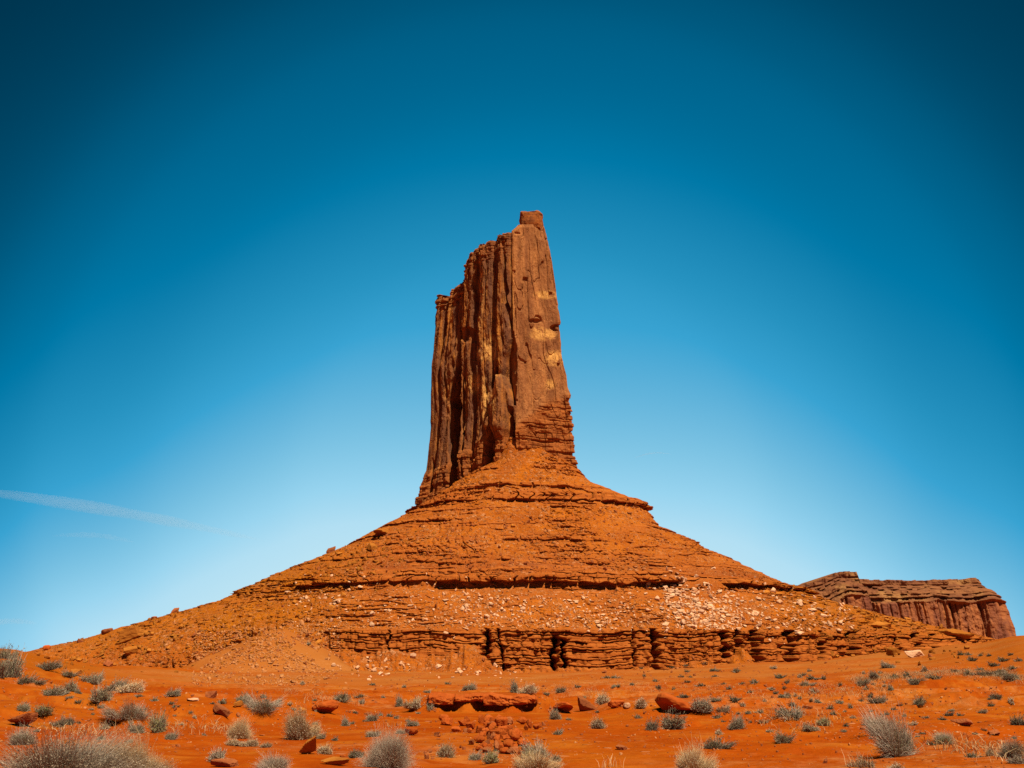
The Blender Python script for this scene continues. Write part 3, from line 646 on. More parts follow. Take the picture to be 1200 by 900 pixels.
# ------------------------------------------------------------------ rocks
_ico = {}
def ico(sub):
    if sub not in _ico:
        bm = bmesh.new(); bmesh.ops.create_icosphere(bm, subdivisions=sub, radius=1.0)
        bm.verts.ensure_lookup_table()
        _ico[sub] = (np.array([v.co[:] for v in bm.verts]), np.array([[v.index for v in f.verts] for f in bm.faces])); bm.free()
    return _ico[sub]
def rock_verts(seed, sub, style, over=False):
    rs = np.random.RandomState(seed); D, F = ico(sub)
    if style == 'round': npl, soft, dim = 7, 5.5, (1, 0.8 + 0.3 * rs.rand(), 0.62 + 0.25 * rs.rand())
    elif style == 'slab': npl, soft, dim = 6, 60.0, (1, 0.65 + 0.3 * rs.rand(), 0.28 + 0.15 * rs.rand())
    else: npl, soft, dim = 6, 50.0, (1, 0.7 + 0.35 * rs.rand(), 0.6 + 0.3 * rs.rand())
    N = [(1, 0, 0), (-1, 0, 0), (0, 1, 0), (0, -1, 0), (0, 0, 1), (0, 0, -1)]
    N = np.array(N, float) + (0.5 if style == 'block' else 0.34) * rs.randn(6, 3)
    N = np.concatenate([N, rs.randn(npl, 3)]); N /= np.linalg.norm(N, axis=1, keepdims=True)
    h = np.concatenate([np.full(6, 0.72) + 0.12 * rs.rand(6), 0.78 + 0.25 * rs.rand(npl)])
    q = np.maximum(D @ N.T, 1e-3) / h[None, :]
    r = 1.0 / (np.sum(q ** soft, 1) ** (1.0 / soft))
    if sub >= 3:
        r = r * (1 + (0.13 if style == 'round' else 0.07) * fbm(D[:, 0] * 2.2, D[:, 1] * 2.2, D[:, 2] * 2.2 + seed, 600 + seed, 3) + 0.03 * fbm(D[:, 0] * 7, D[:, 1] * 7, D[:, 2] * 7, 650 + seed, 3))
    V = D * r[:, None]
    if over:
        zz_ = V[:, 2] + 0.22 * fbm(V[:, 0] * 2.1, V[:, 1] * 2.1, 0, seed, 3); V[:, 1] = np.where(V[:, 1] < 0, V[:, 1] * (1 - 0.85 * sstep(0.12, -0.22, zz_)), V[:, 1]); V[:, 0] *= 1 - 0.25 * sstep(0.05, -0.5, zz_)
    elif style == 'round' and sub >= 4: V[:, :2] *= (1 - 0.45 * sstep(-0.12, -0.55, V[:, 2] + 0.18 * fbm(V[:, 0] * 2.5, V[:, 1] * 2.5, 0, seed, 2)))[:, None]
    if sub >= 3 and style != 'round': V[:, 2] += 0.035 * np.sign(np.sin(V[:, 2] * 22 + 2 * V[:, 0])) * (np.abs(D[:, 2]) < 0.6)
    V = V / np.abs(V[:, 0]).max() * 0.5 * np.array(dim)
    return V, F
_rocks = {}
def rock_mesh(seed, sub, style, mat):
    k = (seed, sub, style, mat.name)
    if k not in _rocks:
        V, F = rock_verts(seed, sub, style, seed in (11, 13, 16, 20, 30, 32, 40, 41, 42, 43))
        me = mesh_np('rock', V, F, smooth=(style == 'round')); me.materials.append(mat)
        _rocks[k] = me
    return _rocks[k]

# ------------------------------------------------------------------ build the big forms
butte = empty('sandstone_butte', (0, YC, 0))
tag(butte, 'tall orange sandstone butte, a sheer brown tower on a banded cone of rubble', 'butte')
talus = build_talus(butte); tower = build_tower(butte)
talus.location = tower.location = (0, -YC, 0)
def fit_rock(px0, px1, py0, py1, Y):
    x0, z1 = P(px0, py0, Y); x1, z0 = P(px1, py1, Y); return (float(x0 + x1) / 2, Y, float(z0 + z1) / 2), float(x1 - x0), float(z1 - z0)
loc, wd, hg = fit_rock(609.5, 636, 251.5, 274, 472.0)
D, F = ico(5)
V = np.sign(D) * np.abs(D) ** 0.38; V = V / np.abs(V).max(0) * 0.5 * np.array([wd, 13.0, hg])
V[:, 0] += 0.8 * (V[:, 2] / hg) * -1.0
V += 0.9 * np.stack([fbm(V[:, 0] / 3, V[:, 1] / 3, V[:, 2] / 2, 670 + 9 * k, 4) for k in range(3)], -1)
V[:, 2] += 1.0 * (V[:, 2] > 0) * fbm(V[:, 0] / 4, V[:, 1] / 4, 0, 690, 2) - 0.6 * (V[:, 2] > 0) * V[:, 0] / wd
V[:, :2] *= (1 - 0.07 * gauss(V[:, 2] + 1.2, 0.5) - 0.05 * gauss(V[:, 2] - 1.6, 0.3))[:, None]
cme = mesh_np('cap_rock', V + np.array([loc[0], loc[1], loc[2]]), F); attr(cme, 'bed', np.full(len(V), 0.75))
cap = link('cap_rock', cme, M_TOWER, butte); cap.location = (0, -YC, 0)

def build_mesa():
    YM = 1750.0
    root = empty('distant_mesa', (0, 0, 0)); tag(root, 'distant flat-topped purple-brown mesa behind the right shoulder of the butte', 'mesa')
    rimx = [860, 938, 961, 975, 979, 1003, 1006, 1020, 1060, 1087, 1120, 1146, 1150]
    rimy = [689, 685, 679, 673, 671, 670, 679, 680, 680, 679.5, 678, 677, 679]
    xs, zs = P(rimx, rimy, YM)
    n1, n2, n3 = 620, 90, 60
    t = np.linspace(0, 1, n1); X0 = xs[0] + (xs[-1] - xs[0]) * t
    zt = np.interp(X0, xs, zs)
    Xr = np.concatenate([X0, np.full(n2, X0[-1]) + 10 * np.sin(np.linspace(0, 3, n2)), np.linspace(X0[-1], X0[0], n3)])
    Yr = np.concatenate([YM + 6 * np.sin(t * 9), YM + np.linspace(4, 420, n2), np.full(n3, YM + 430.0)])
    zt = np.concatenate([zt, np.full(n2, zt[-1]), np.linspace(zt[-1], zt[0], n3)])
    nxy = np.stack([np.concatenate([np.full(n1, 0.0), np.full(n2, 1.0), np.full(n3, 0.0)]), np.concatenate([np.full(n1, -1.0), np.full(n2, 0.0), np.full(n3, 1.0)])], -1)
    for _ in range(60): nxy = (np.roll(nxy, 1, 0) + nxy + np.roll(nxy, -1, 0)) / 3
    nxy /= np.linalg.norm(nxy, axis=1, keepdims=True)
    nu = len(Xr)
    # profile: rim cliff, ledgy slope, big wall, foot slope
    hrow = np.concatenate([np.linspace(0, 9, 30), np.linspace(9, 46, 70)[1:], np.linspace(46, 128, 150)[1:], np.linspace(128, 175, 30)[1:]])
    out = np.interp(hrow, [0, 9, 22, 46, 50, 120, 128, 175], [0, 2, 24, 52, 55, 74, 82, 190])
    H, I = np.meshgrid(hrow, np.arange(nu), indexing='ij')
    O = np.broadcast_to(out[:, None], H.shape).copy()
    arc = np.cumsum(np.hypot(np.diff(Xr, prepend=Xr[0]), np.diff(Yr, prepend=Yr[0])))[I]
    wall = sstep(44, 50, H) * sstep(132, 124, H)
    for bw, amp, sd_ in ((48, 26, 801), (19, 11, 811), (8, 4, 821)):
        v, e = cells(arc / bw + 0.2 * vnoise(H / 60, 0, 0, sd_ + 2), sd_)
        O += wall * (amp * (v - 0.5) - amp * 0.5 * gauss(e, 0.06))
    O += sstep(10, 2, H) * (7 * (cells(arc / 14, 831)[0] - 0.5) + 3 * (cells(arc / 5, 835)[0] - 0.5))
    lv, le = cells(H / 3.6 + 0.12 * vnoise(arc / 60, 0, 0, 841), 843)
    O += sstep(8, 12, H) * sstep(50, 44, H) * (15 * (lv - 0.5) + 6 * (cells(arc / 9 + 7 * lv, 853)[0] - 0.5) + 12 * fbm(arc / 34, H / 22, 0, 851, 4))
    O += 3 * fbm(arc / 9, H / 9, 0, 861, 4) + sstep(120, 135, H) * 10 * fbm(arc / 40, H / 30, 0, 865, 3)
    Zt = zt[None, :] - H + (7 * fbm(arc / 60, 0, 0, 881, 3) - 6 * gauss(arc - 60, 60)) * gauss(H - 46, 26) + sstep(6, 0, H) * 2.5 * (cells(arc / 9, 871)[0] - 0.5)
    O = O * (1 - 0.42 * np.abs(nxy[None, :, 0]))
    X = Xr[None, :] + nxy[None, :, 0] * O; Y = Yr[None, :] + nxy[None, :, 1] * O
    rows = np.stack([X, Y, Zt], -1)
    cen = np.stack([Xr, np.full(nu, YM + 210.0), zt + 0.5], -1)
    allr = np.concatenate([cen[None], (0.5 * cen + 0.5 * rows[0])[None], rows], 0)
    pad = lambda a: np.concatenate([np.zeros((2, nu)), a], 0)
    ncap = 2 + 30
    def part(name, r0, r1):
        sub = allr[r0:r1]; me = mesh_np(name, sub.reshape(-1, 3), grid_faces(r1 - r0, nu, wrap=True)[:, ::1])
        attr(me, 'wall', pad(wall)[r0:r1]); attr(me, 'foot', pad(sstep(124, 132, H))[r0:r1])
        return link(name, me, M_MESA, root)
    n_rim, n_slope = 2 + 29, 2 + 29 + 69
    part('rim_cliff', 0, n_rim + 1); part('upper_slope', n_rim, n_slope + 1); part('wall', n_slope, allr.shape[0])
build_mesa()

# ------------------------------------------------------------------ where a line of sight meets the ground
bpy.context.view_layer.update()
_dg = bpy.context.evaluated_depsgraph_get()
def hit(px, py):
    u, v = (px - 600) / FPX, (450 - py) / FPX
    d = Vector((u, CP - v * SP, SP + v * CP)).normalized()
    ok, loc, nrm, _, o, _ = SC.ray_cast(_dg, Vector((0, 0, CAMZ)), d, distance=6000)
    return (loc, nrm, o) if ok and o.name != 'tower' else (None, None, None)
def depth(loc): return loc.y * CP + (loc.z - CAMZ) * SP

# ------------------------------------------------------------------ boulders of the plain: centre column, foot row, width, height in the photograph
BOULDERS = [
    # px, py, w, h, style, material, seed, label
    (790, 838, 41, 25, 'round', M_RED, 11, 'smooth red egg-shaped boulder tilted up, a pale shrub right in front of it'),
    (685, 834, 29, 18, 'block', M_BROWN, 12, 'dark brown wedge-shaped boulder with a flat lit top, left of the egg-shaped boulder'),
    (659, 835, 28, 12, 'round', M_RED, 13, 'low red boulder touching the left side of the dark brown wedge-shaped boulder'),
    (722, 830, 22, 9, 'round', M_RED, 14, 'low rounded red boulder half sunk in sand between two pale shrubs'),
    (735, 831, 9, 7, 'round', M_PALE, 15, 'small pinkish cobble right of the half-sunk red boulder'),
    (378, 838, 31, 16, 'round', M_RED, 16, 'smooth red boulder with a black hollow under it, above the big pale shrub'),
    (353, 837, 12, 8, 'block', M_OCHRE, 17, 'small ochre rock leaning on the left end of the boulder with the black hollow'),
    (361, 884, 26, 20, 'block', M_OCHRE, 18, 'pointed ochre rock with a dark right side below the big pale shrub'),
    (482, 862, 15, 9, 'round', M_RED, 19, 'small rounded red boulder alone on sand right of a low grey tuft'),
    (20, 852, 34, 14, 'slab', M_BROWN, 20, 'broad brown ledge rock with a black shadow under it at the far left edge'),
    (256, 838, 24, 11, 'slab', M_BROWN, 21, 'tilted brown slab lying on sand left of a dark green shrub'),
    (246, 818, 14, 8, 'slab', M_BROWN, 22, 'small brown slab behind the tilted brown slab'),
    (278, 829, 15, 8, 'block', M_OCHRE, 23, 'ochre rock at the left foot of the dark green shrub'),
    (88, 790, 17, 7, 'slab', M_OCHRE, 24, 'flat ochre slab casting a dark shadow between two dark shrubs on the left rise'),
    (225, 822, 15, 4, 'slab', M_PALE, 25, 'thin pale slab lying flat on the sand at left'),
    (390, 897, 32, 8, 'slab', M_OCHRE, 26, 'long flat ochre slab in the sand at the bottom, left of the large twiggy shrub'),
    (262, 899, 30, 9, 'block', M_BROWN, 27, 'dark brown rock cut by the bottom edge beneath a grey shrub'),
    (403, 894, 12, 8, 'round', M_RED, 28, 'small red boulder left of the large twiggy shrub'),
    (429, 838, 12, 3, 'slab', M_BROWN, 29, 'thin dark slab under a small grey tuft'),
    (1136, 852, 30, 10, 'block', M_BROWN, 30, 'dark notched rock in the low sand step at right'),
    (729, 879, 15, 5, 'block', M_BROWN, 31, 'small dark broken rock in bare sand below the round grey shrub'),
    (1168, 862, 14, 6, 'block', M_BROWN, 32, 'low dark rock under the sand step at far right'),
    (1055, 828, 9, 5, 'block', M_BROWN, 33, 'small red-brown rock at the right foot of a dark shrub on the right plain'),
    (629, 855, 15, 7, 'block', M_RED, 34, 'low broken red rock just right of the boulder pile'),
    (948, 831, 14, 4, 'slab', M_BROWN, 35, 'thin dark slab on the plain right of centre'),
    # the ledge of big blocks and the pile of round rocks below it
    (602, 869, 18, 14, 'round', M_RED, 45, 'biggest round rock of the pile under the ledge, with a V-shaped shadow'),
    (588, 853, 16, 12, 'round', M_RED, 46, 'round rock high in the pile, right under the red ledge'),
    (571, 849, 17, 10, 'round', M_RED, 47, 'flattish round rock at the top of the pile below the ledge'),
    (575, 860, 12, 12, 'round', M_RED, 48, 'upright narrow rock in the middle of the pile'),
    (588, 866, 13, 11, 'block', M_RED, 49, 'angular rock wedged left of the biggest round rock of the pile'),
    (562, 859, 14, 9, 'block', M_RED, 50, 'angular rock on the left flank of the pile'),
    (545, 851, 16, 8, 'slab', M_RED, 51, 'flat rock below the left half of the ledge'),
    (523, 850, 15, 9, 'block', M_RED, 52, 'angular rock below the left end of the ledge'),
    (534, 858, 12, 6, 'block', M_RED, 53, 'small rock on bare sand left of the pile'),
    (566, 878, 13, 8, 'block', M_RED, 54, 'low rock at the lower left end of the pile with a black gap beside it'),
    (584, 876, 12, 8, 'round', M_RED, 55, 'small round rock at the foot of the pile, centre'),
    (602, 882, 14, 8, 'block', M_BROWN, 56, 'dark angular rock at the lower right foot of the pile'),
    (617, 878, 13, 6, 'block', M_RED, 57, 'small rock right of the pile above a grey shrub'),
    (612, 849, 14, 8, 'round', M_RED, 58, 'round rock under the right end of the ledge'),
    (597, 848, 10, 7, 'block', M_RED, 59, 'small chip between the ledge and the biggest round rock'),
    (511, 862, 10, 4, 'slab', M_BROWN, 60, 'thin slab on sand left of and below the ledge'),
    # stones on the left skyline
    (386, 641, 13, 9, 'block', M_BROWN, 70, 'dark boulder standing highest on the left skyline of the cone'),
    (204, 715, 11, 7, 'block', M_BROWN, 71, 'dark block on the left skyline halfway down the slope'),
    (179, 721, 8, 5, 'block', M_BROWN, 72, 'small block on the skyline just below the halfway block'),
    (123, 743, 12, 8, 'round', M_BROWN, 73, 'reddish boulder on the low left skyline, widest of the skyline stones'),
    (92, 754, 14, 7, 'block', M_BROWN, 74, 'brown rock hump on the low left skyline'),
    (54, 762, 8, 8, 'round', M_RED, 75, 'lone rounded red stone standing up on the far left skyline'),
    (150, 752, 34, 15, 'slab', M_OCHRE, 76, 'long tilted ochre slab with a dark end on the left slope'),
    (152, 768, 20, 9, 'slab', M_OCHRE, 77, 'flat ochre slab below the long tilted slab'),
    (125, 781, 12, 7, 'block', M_BROWN, 78, 'dark block low on the left slope above a tan shrub'),
    (448, 627, 28, 10, 'slab', M_OCHRE, 79, 'large tan slab on the upper left shoulder of the cone'),
    (435, 646, 18, 9, 'block', M_OCHRE, 80, 'tan block just below the large slab of the upper left shoulder'),
    (1042, 738, 34, 10, 'slab', M_OCHRE, 81, 'long slab with a black gap beneath on the right shoulder'),
    (1120, 748, 30, 12, 'block', M_OCHRE, 82, 'big ochre block overhanging a black hollow low on the right shoulder'),
    (1075, 770, 26, 8, 'slab', M_PALE, 83, 'pale pinkish slab at the foot of the right cliff'),
    (1052, 768, 20, 10, 'slab', M_OCHRE, 84, 'broken ochre slab left of the pale pinkish slab at the cliff foot'),
]
def place_rock(px, py, w, h, style, mat, seed, label, group=None, sub=5, tilt=None, lift=0.0):
    loc, nrm, o = hit(px, py)
    if loc is None:
        for k in range(1, 9):
            loc, nrm, o = hit(px, py + k)
            if loc is not None: break
    if loc is None: return None
    rs = random.Random(seed * 7 + int(px))
    W, H = w * depth(loc) / FPX, h * depth(loc) / FPX
    me = rock_mesh(seed, sub, style, mat)
    ob = bpy.data.objects.new('boulder' if w * depth(loc) / FPX > 0.5 else 'rock', me); C.objects.link(ob)
    co = np.empty(len(me.vertices) * 3, np.float32); me.vertices.foreach_get('co', co); co = co.reshape(-1, 3)
    hz = co[:, 2].max() - co[:, 2].min()
    rz = rs.uniform(-0.5, 0.5); ob.rotation_euler = (rs.uniform(-0.12, 0.12), (tilt if tilt is not None else rs.uniform(-0.15, 0.15)), rz)
    ob.scale = (W, W, H * 1.18 / hz)
    ob.location = (loc.x, loc.y + 0.30 * W, loc.z + H * (0.42 if not 70 <= seed <= 75 else 0.25) + lift * H)
    return tag(ob, label, 'boulder' if W > 0.5 else 'rock', group)
prnd = random.Random(12)
for q in range(64):
    yy_ = prnd.uniform(843, 885)
    BOULDERS.append((prnd.gauss(574 + (yy_ - 843) * 0.5, 27 - (yy_ - 843) * 0.3), yy_, prnd.uniform(6, 14), prnd.uniform(5, 10), prnd.choice(['round', 'block', 'block']), prnd.choice([M_RED, M_RED, M_BROWN]), 45 + q % 14, 'small broken red rock lying loose among the pile under the red ledge'))
def build_outcrop():
    X = np.linspace(-4.75, 1.75, 520); v = np.linspace(0, 1, 150)
    XX, VV = np.meshgrid(X, v)
    b, e = cells(XX / 1.15, 1501, 0.45); b2, e2 = cells(XX / 0.42 + 3 * b, 1505, 0.4)
    end = sstep(-4.75, -4.3, XX) * sstep(1.75, 1.2, XX)
    lip = 0.10 + 0.42 * b + 0.10 * (b2 - 0.5); hol = 0.35 + 0.75 * _hash(np.floor(XX / 1.15 + 0.3).astype(np.int64).astype(np.uint32), np.uint32(3), np.uint32(0), 1509)
    zl = 0.30 + 0.26 * b + 0.06 * (b2 - 0.5); top = 0.86 + 0.12 * fbm(XX / 1.3, 0, 0, 1511, 3)
    # profile: foot, hollow, underside of the lip, lip, rounded brow, top running back
    pv = np.array([0.0, 0.16, 0.30, 0.40, 0.52, 0.66, 0.80, 1.0])
    py_ = np.stack([0.0 * lip - 0.1, -hol, -hol * 0.7, lip * 0.75, lip, lip * 0.72, -0.35 + 0 * lip, -2.6 + 0 * lip], 0)[:, 0]
    pz_ = np.stack([-0.15 + 0 * lip, 0.08 + 0 * lip, zl, zl + 0.03, zl + 0.14, top - 0.08, top + 0.06, top - 0.10], 0)[:, 0]
    O = np.empty_like(XX); Zp = np.empty_like(XX)
    for c in range(len(X)): O[:, c] = np.interp(v, pv, py_[:, c]); Zp[:, c] = np.interp(v, pv, pz_[:, c])
    for _ in range(4):
        O[1:-1] = (O[:-2] + O[1:-1] + O[2:]) / 3; Zp[1:-1] = (Zp[:-2] + Zp[1:-1] + Zp[2:]) / 3
    crack = gauss(e, 0.05) * sstep(0.95, 0.6, VV)
    O = O - 0.28 * crack * (b2 > 0.35) - 0.05 * gauss(e2, 0.05) * (b > 0.5) * sstep(0.25, 0.4, VV) * sstep(0.85, 0.6, VV)
    O = O + 0.16 * fbm(XX / 0.7, VV * 4, 0, 1521, 4) + 0.12 * fbm(XX / 0.35, VV * 8, 0, 1523, 3) + 0.04 * fbm(XX / 0.15, VV * 22, 0, 1525, 3)
    Zp = Zp + 0.05 * fbm(XX / 0.4, VV * 7, 0, 1531, 3)
    O = O * end - 1.4 * (1 - end); Zp = Zp * (0.25 + 0.75 * end)
    Yb = 48.9 + 0.35 * vnoise(XX / 1.9, 0, 0, 1541)
    z0 = ground_z(X, np.full_like(X, 48.0))[None, :]
    me = mesh_np('rock_ledge', np.stack([XX, Yb - O, z0 + Zp], -1).reshape(-1, 3), grid_faces(len(v), len(X))[:, ::-1])
    return tag(link('rock_ledge', me, M_RED), 'broken low red rock ledge with black hollows under its brow', 'rock ledge')
ledge_ob = build_outcrop(); bpy.context.view_layer.update(); _dg = bpy.context.evaluated_depsgraph_get()
for b in BOULDERS:
    tl = {11: 0.28, 21: 0.35, 76: -0.30, 79: 0.1, 12: -0.05}.get(b[6])
    place_rock(*b, group=('rocks of the red ledge and its pile' if 40 <= b[6] <= 60 else 'stones along the left skyline' if 70 <= b[6] <= 75 else 'boulders scattered on the sand' if b[6] < 40 else 'slabs on the shoulders of the cone'), tilt=tl)

# ------------------------------------------------------------------ fallen blocks on the cone: the largest one by one, the rest as rubble
CLUSTERS = [
    # centre px, py, spread x, y, how many, mean size px, material, style, label, where
    (392, 704, 26, 18, 46, 5.5, 'pale', 'pale tan block in the rubble under the left end of the dark ledge band'),
    (470, 712, 45, 16, 60, 4.6, 'pale', 'small pale block scattered under the ledge band left of centre'),
    (560, 712, 30, 16, 90, 4.2, 'pale', 'pale block in the rubble streak under the ledge band below the tower'),
    (628, 722, 35, 14, 70, 4.0, 'pale', 'small pale block strewn above the cliff, below the middle of the ledge band'),
    (705, 724, 34, 14, 110, 4.6, 'pale', 'pale block in the rubble slope above the cliff right of centre'),
    (800, 700, 26, 17, 120, 6.8, 'pale', 'big pale block in the bright rockfall under the ledge band at right'),
    (832, 722, 22, 9, 80, 5.6, 'pale', 'pale block at the foot of the bright rockfall at right'),
    (905, 715, 28, 18, 80, 5.6, 'pale', 'tan block in the right-hand rubble streak running down to the cliff'),
    (962, 722, 30, 14, 70, 6.2, 'pale', 'tan slab on the right slope between ledge band and cliff'),
    (940, 690, 22, 6, 26, 6.0, 'ochre', 'ochre block broken off the right end of the ledge band'),
    (1040, 722, 45, 14, 90, 6.0, 'ochre', 'ochre block on the jagged right shoulder in front of the mesa'),
    (1000, 700, 24, 8, 26, 6.5, 'ochre', 'ochre slab near the top of the right shoulder'),
    (470, 640, 60, 22, 90, 3.6, 'ochre', 'small ochre block on the upper left face of the cone'),
    (410, 655, 32, 14, 70, 5.4, 'ochre', 'ochre block on the left shoulder near the skyline'),
    (560, 640, 70, 26, 130, 3.0, 'brown', 'small brown block on the upper face of the cone under the tower'),
    (700, 625, 60, 26, 100, 3.0, 'brown', 'small brown block on the upper right face of the cone'),
    (640, 662, 120, 7, 140, 3.2, 'brown', 'brown block in the debris just above the ledge band'),
    (740, 596, 26, 10, 24, 3.8, 'brown', 'brown block under the upper right ledge'),
    (330, 700, 60, 16, 120, 4.6, 'ochre', 'ochre block on the left slope below the skyline'),
    (225, 742, 70, 14, 170, 4.8, 'ochre', 'ochre block on the low left slope'),
    (130, 765, 50, 9, 80, 4.6, 'ochre', 'brown-orange block near the foot of the left slope'),
    (300, 775, 50, 18, 240, 3.4, 'tan', 'small tan stone on the pale rubble fan'),
    (345, 795, 35, 7, 60, 4.4, 'tan', 'tan stone along the lower edge of the pale rubble fan'),
    (445, 785, 24, 8, 24, 5.2, 'pale', 'pale block tumbled on sand below the cliff left of centre'),
    (560, 788, 30, 6, 30, 4.0, 'pale', 'small block on the sand below the cliff, under the cave'),
    (780, 790, 90, 5, 24, 3.2, 'brown', 'small stone on the apron below the middle of the cliff'),
    (640, 700, 200, 20, 160, 2.6, 'brown', 'small stone between ledge band and cliff'),
    (1060, 765, 40, 6, 40, 5.0, 'ochre', 'ochre block at the foot of the right-hand cliff'),
]
KIND = {'pale': M_PALE, 'ochre': M_OCHRE, 'brown': M_BROWN, 'tan': M_TANROCK}
rnd = random.Random(77); cand = []
for (cx, cy, sx_, sy_, n, sz, kd, lab) in CLUSTERS:
    for _ in range(int(n * 1.5)):
        x, y = rnd.gauss(cx, sx_), rnd.gauss(cy, sy_); w_ = min(sz * 1.7, 8.5, sz * 0.72 * math.exp(rnd.gauss(0, 0.42)))
        loc, nrm, o = hit(x, y)
        if loc is None or nrm.z < 0.25 or o.name not in ('talus_slope', 'ground') or loc.y < 130: continue
        cand.append((w_, loc.copy(), nrm.copy(), kd, lab, rnd.random()))
cand.sort(key=lambda q: -q[0])
N_SOLO = 280
for q, (w_, loc, nrm, kd, lab, r_) in enumerate(cand[:N_SOLO]):
    W = w_ * depth(loc) / FPX
    st = 'slab' if r_ < 0.55 else 'block'
    ob = bpy.data.objects.new('fallen_block', rock_mesh(200 + int(r_ * 1000) % 12, 3, st, KIND[kd])); C.objects.link(ob)
    up = (nrm + Vector((0, 0, 0.8))).normalized()
    ob.rotation_mode = 'QUATERNION'
    ob.rotation_quaternion = up.to_track_quat('Z', 'Y') @ Matrix.Rotation(r_ * 40, 3, 'Z').to_quaternion() @ Matrix.Rotation((r_ * 7 % 1 - 0.5) * 0.8, 3, 'X').to_quaternion()
    ob.scale = (W, W * (0.75 + 0.4 * (r_ * 13 % 1)), W * (0.9 + 0.4 * (r_ * 29 % 1)))
    ob.location = loc + up * W * 0.14
    tag(ob, lab, 'rock', 'fallen blocks: ' + lab)
def build_rubble():
    rs = np.random.RandomState(9); VV = {k: [] for k in ('pale', 'ochre', 'brown', 'tan')}; FF = {k: [] for k in VV}; n = {k: 0 for k in VV}
    protos = [rock_verts(300 + k, 2, 'slab' if k % 2 else 'block') for k in range(8)]
    items = [(w_, loc, nrm, kd) for (w_, loc, nrm, kd, lab, r_) in cand[N_SOLO:]]
    for (x0, x1, y0, y1, m, sz, kd) in ((380, 900, 560, 670, 1300, 1.7, 'brown'), (330, 1000, 690, 735, 350, 1.9, 'pale'), (330, 1000, 690, 735, 900, 2.0, 'tan'), (780, 870, 690, 738, 420, 2.6, 'pale'), (330, 1000, 725, 738, 500, 2.4, 'tan'), (60, 420, 640, 790, 1500, 2.2, 'ochre'), (920, 1150, 690, 750, 700, 2.3, 'ochre'),
                                    (380, 1150, 770, 800, 500, 1.8, 'brown'), (225, 400, 735, 805, 2600, 1.9, 'tan'), (225, 400, 740, 805, 500, 2.4, 'brown'), (0, 1200, 800, 900, 1500, 2.4, 'brown'), (0, 1200, 800, 900, 700, 1.9, 'tan'), (500, 640, 840, 890, 160, 3.5, 'brown')):
        for _ in range(m):
            loc, nrm, o = hit(rs.uniform(x0, x1), rs.uniform(y0, y1))
            if loc is None or o.name not in ('talus_slope', 'ground') or nrm.z < 0.3: continue
            if o.name == 'ground' and fbm(np.array([loc.x / 9]), np.array([loc.y / 9]), 0, 901, 2)[0] < -0.05: continue
            items.append((sz * math.exp(rs.randn() * 0.35), loc.copy(), nrm.copy(), kd))
    for (w_, loc, nrm, kd) in items:
        V, F = protos[rs.randint(8)]; W = w_ * depth(loc) / FPX
        a = rs.rand() * 6.28; ca, sa = math.cos(a), math.sin(a)
        Rm = np.array([[ca, -sa, 0], [sa, ca, 0], [0, 0, 1.0]])
        up = (nrm + Vector((0, 0, 0.8))).normalized(); Q = np.array(up.to_track_quat('Z', 'Y').to_matrix())
        v = (V * W * np.array([1, 0.7 + 0.5 * rs.rand(), 0.8 + 0.5 * rs.rand()])) @ Rm.T @ Q.T + np.array(loc) + np.array(up) * W * 0.08
        VV[kd].append(v); FF[kd].append(F + n[kd]); n[kd] += len(v)
    for kd, nm in (('pale', 'pale_rubble'), ('ochre', 'ochre_rubble'), ('brown', 'brown_rubble'), ('tan', 'tan_rubble')):
        tag(link(nm, mesh_np(nm, np.concatenate(VV[kd]), np.concatenate(FF[kd]), False), KIND[kd]), kd + ' rubble of small stones strewn over the cone and the sand', 'rubble', kind='stuff')
build_rubble()

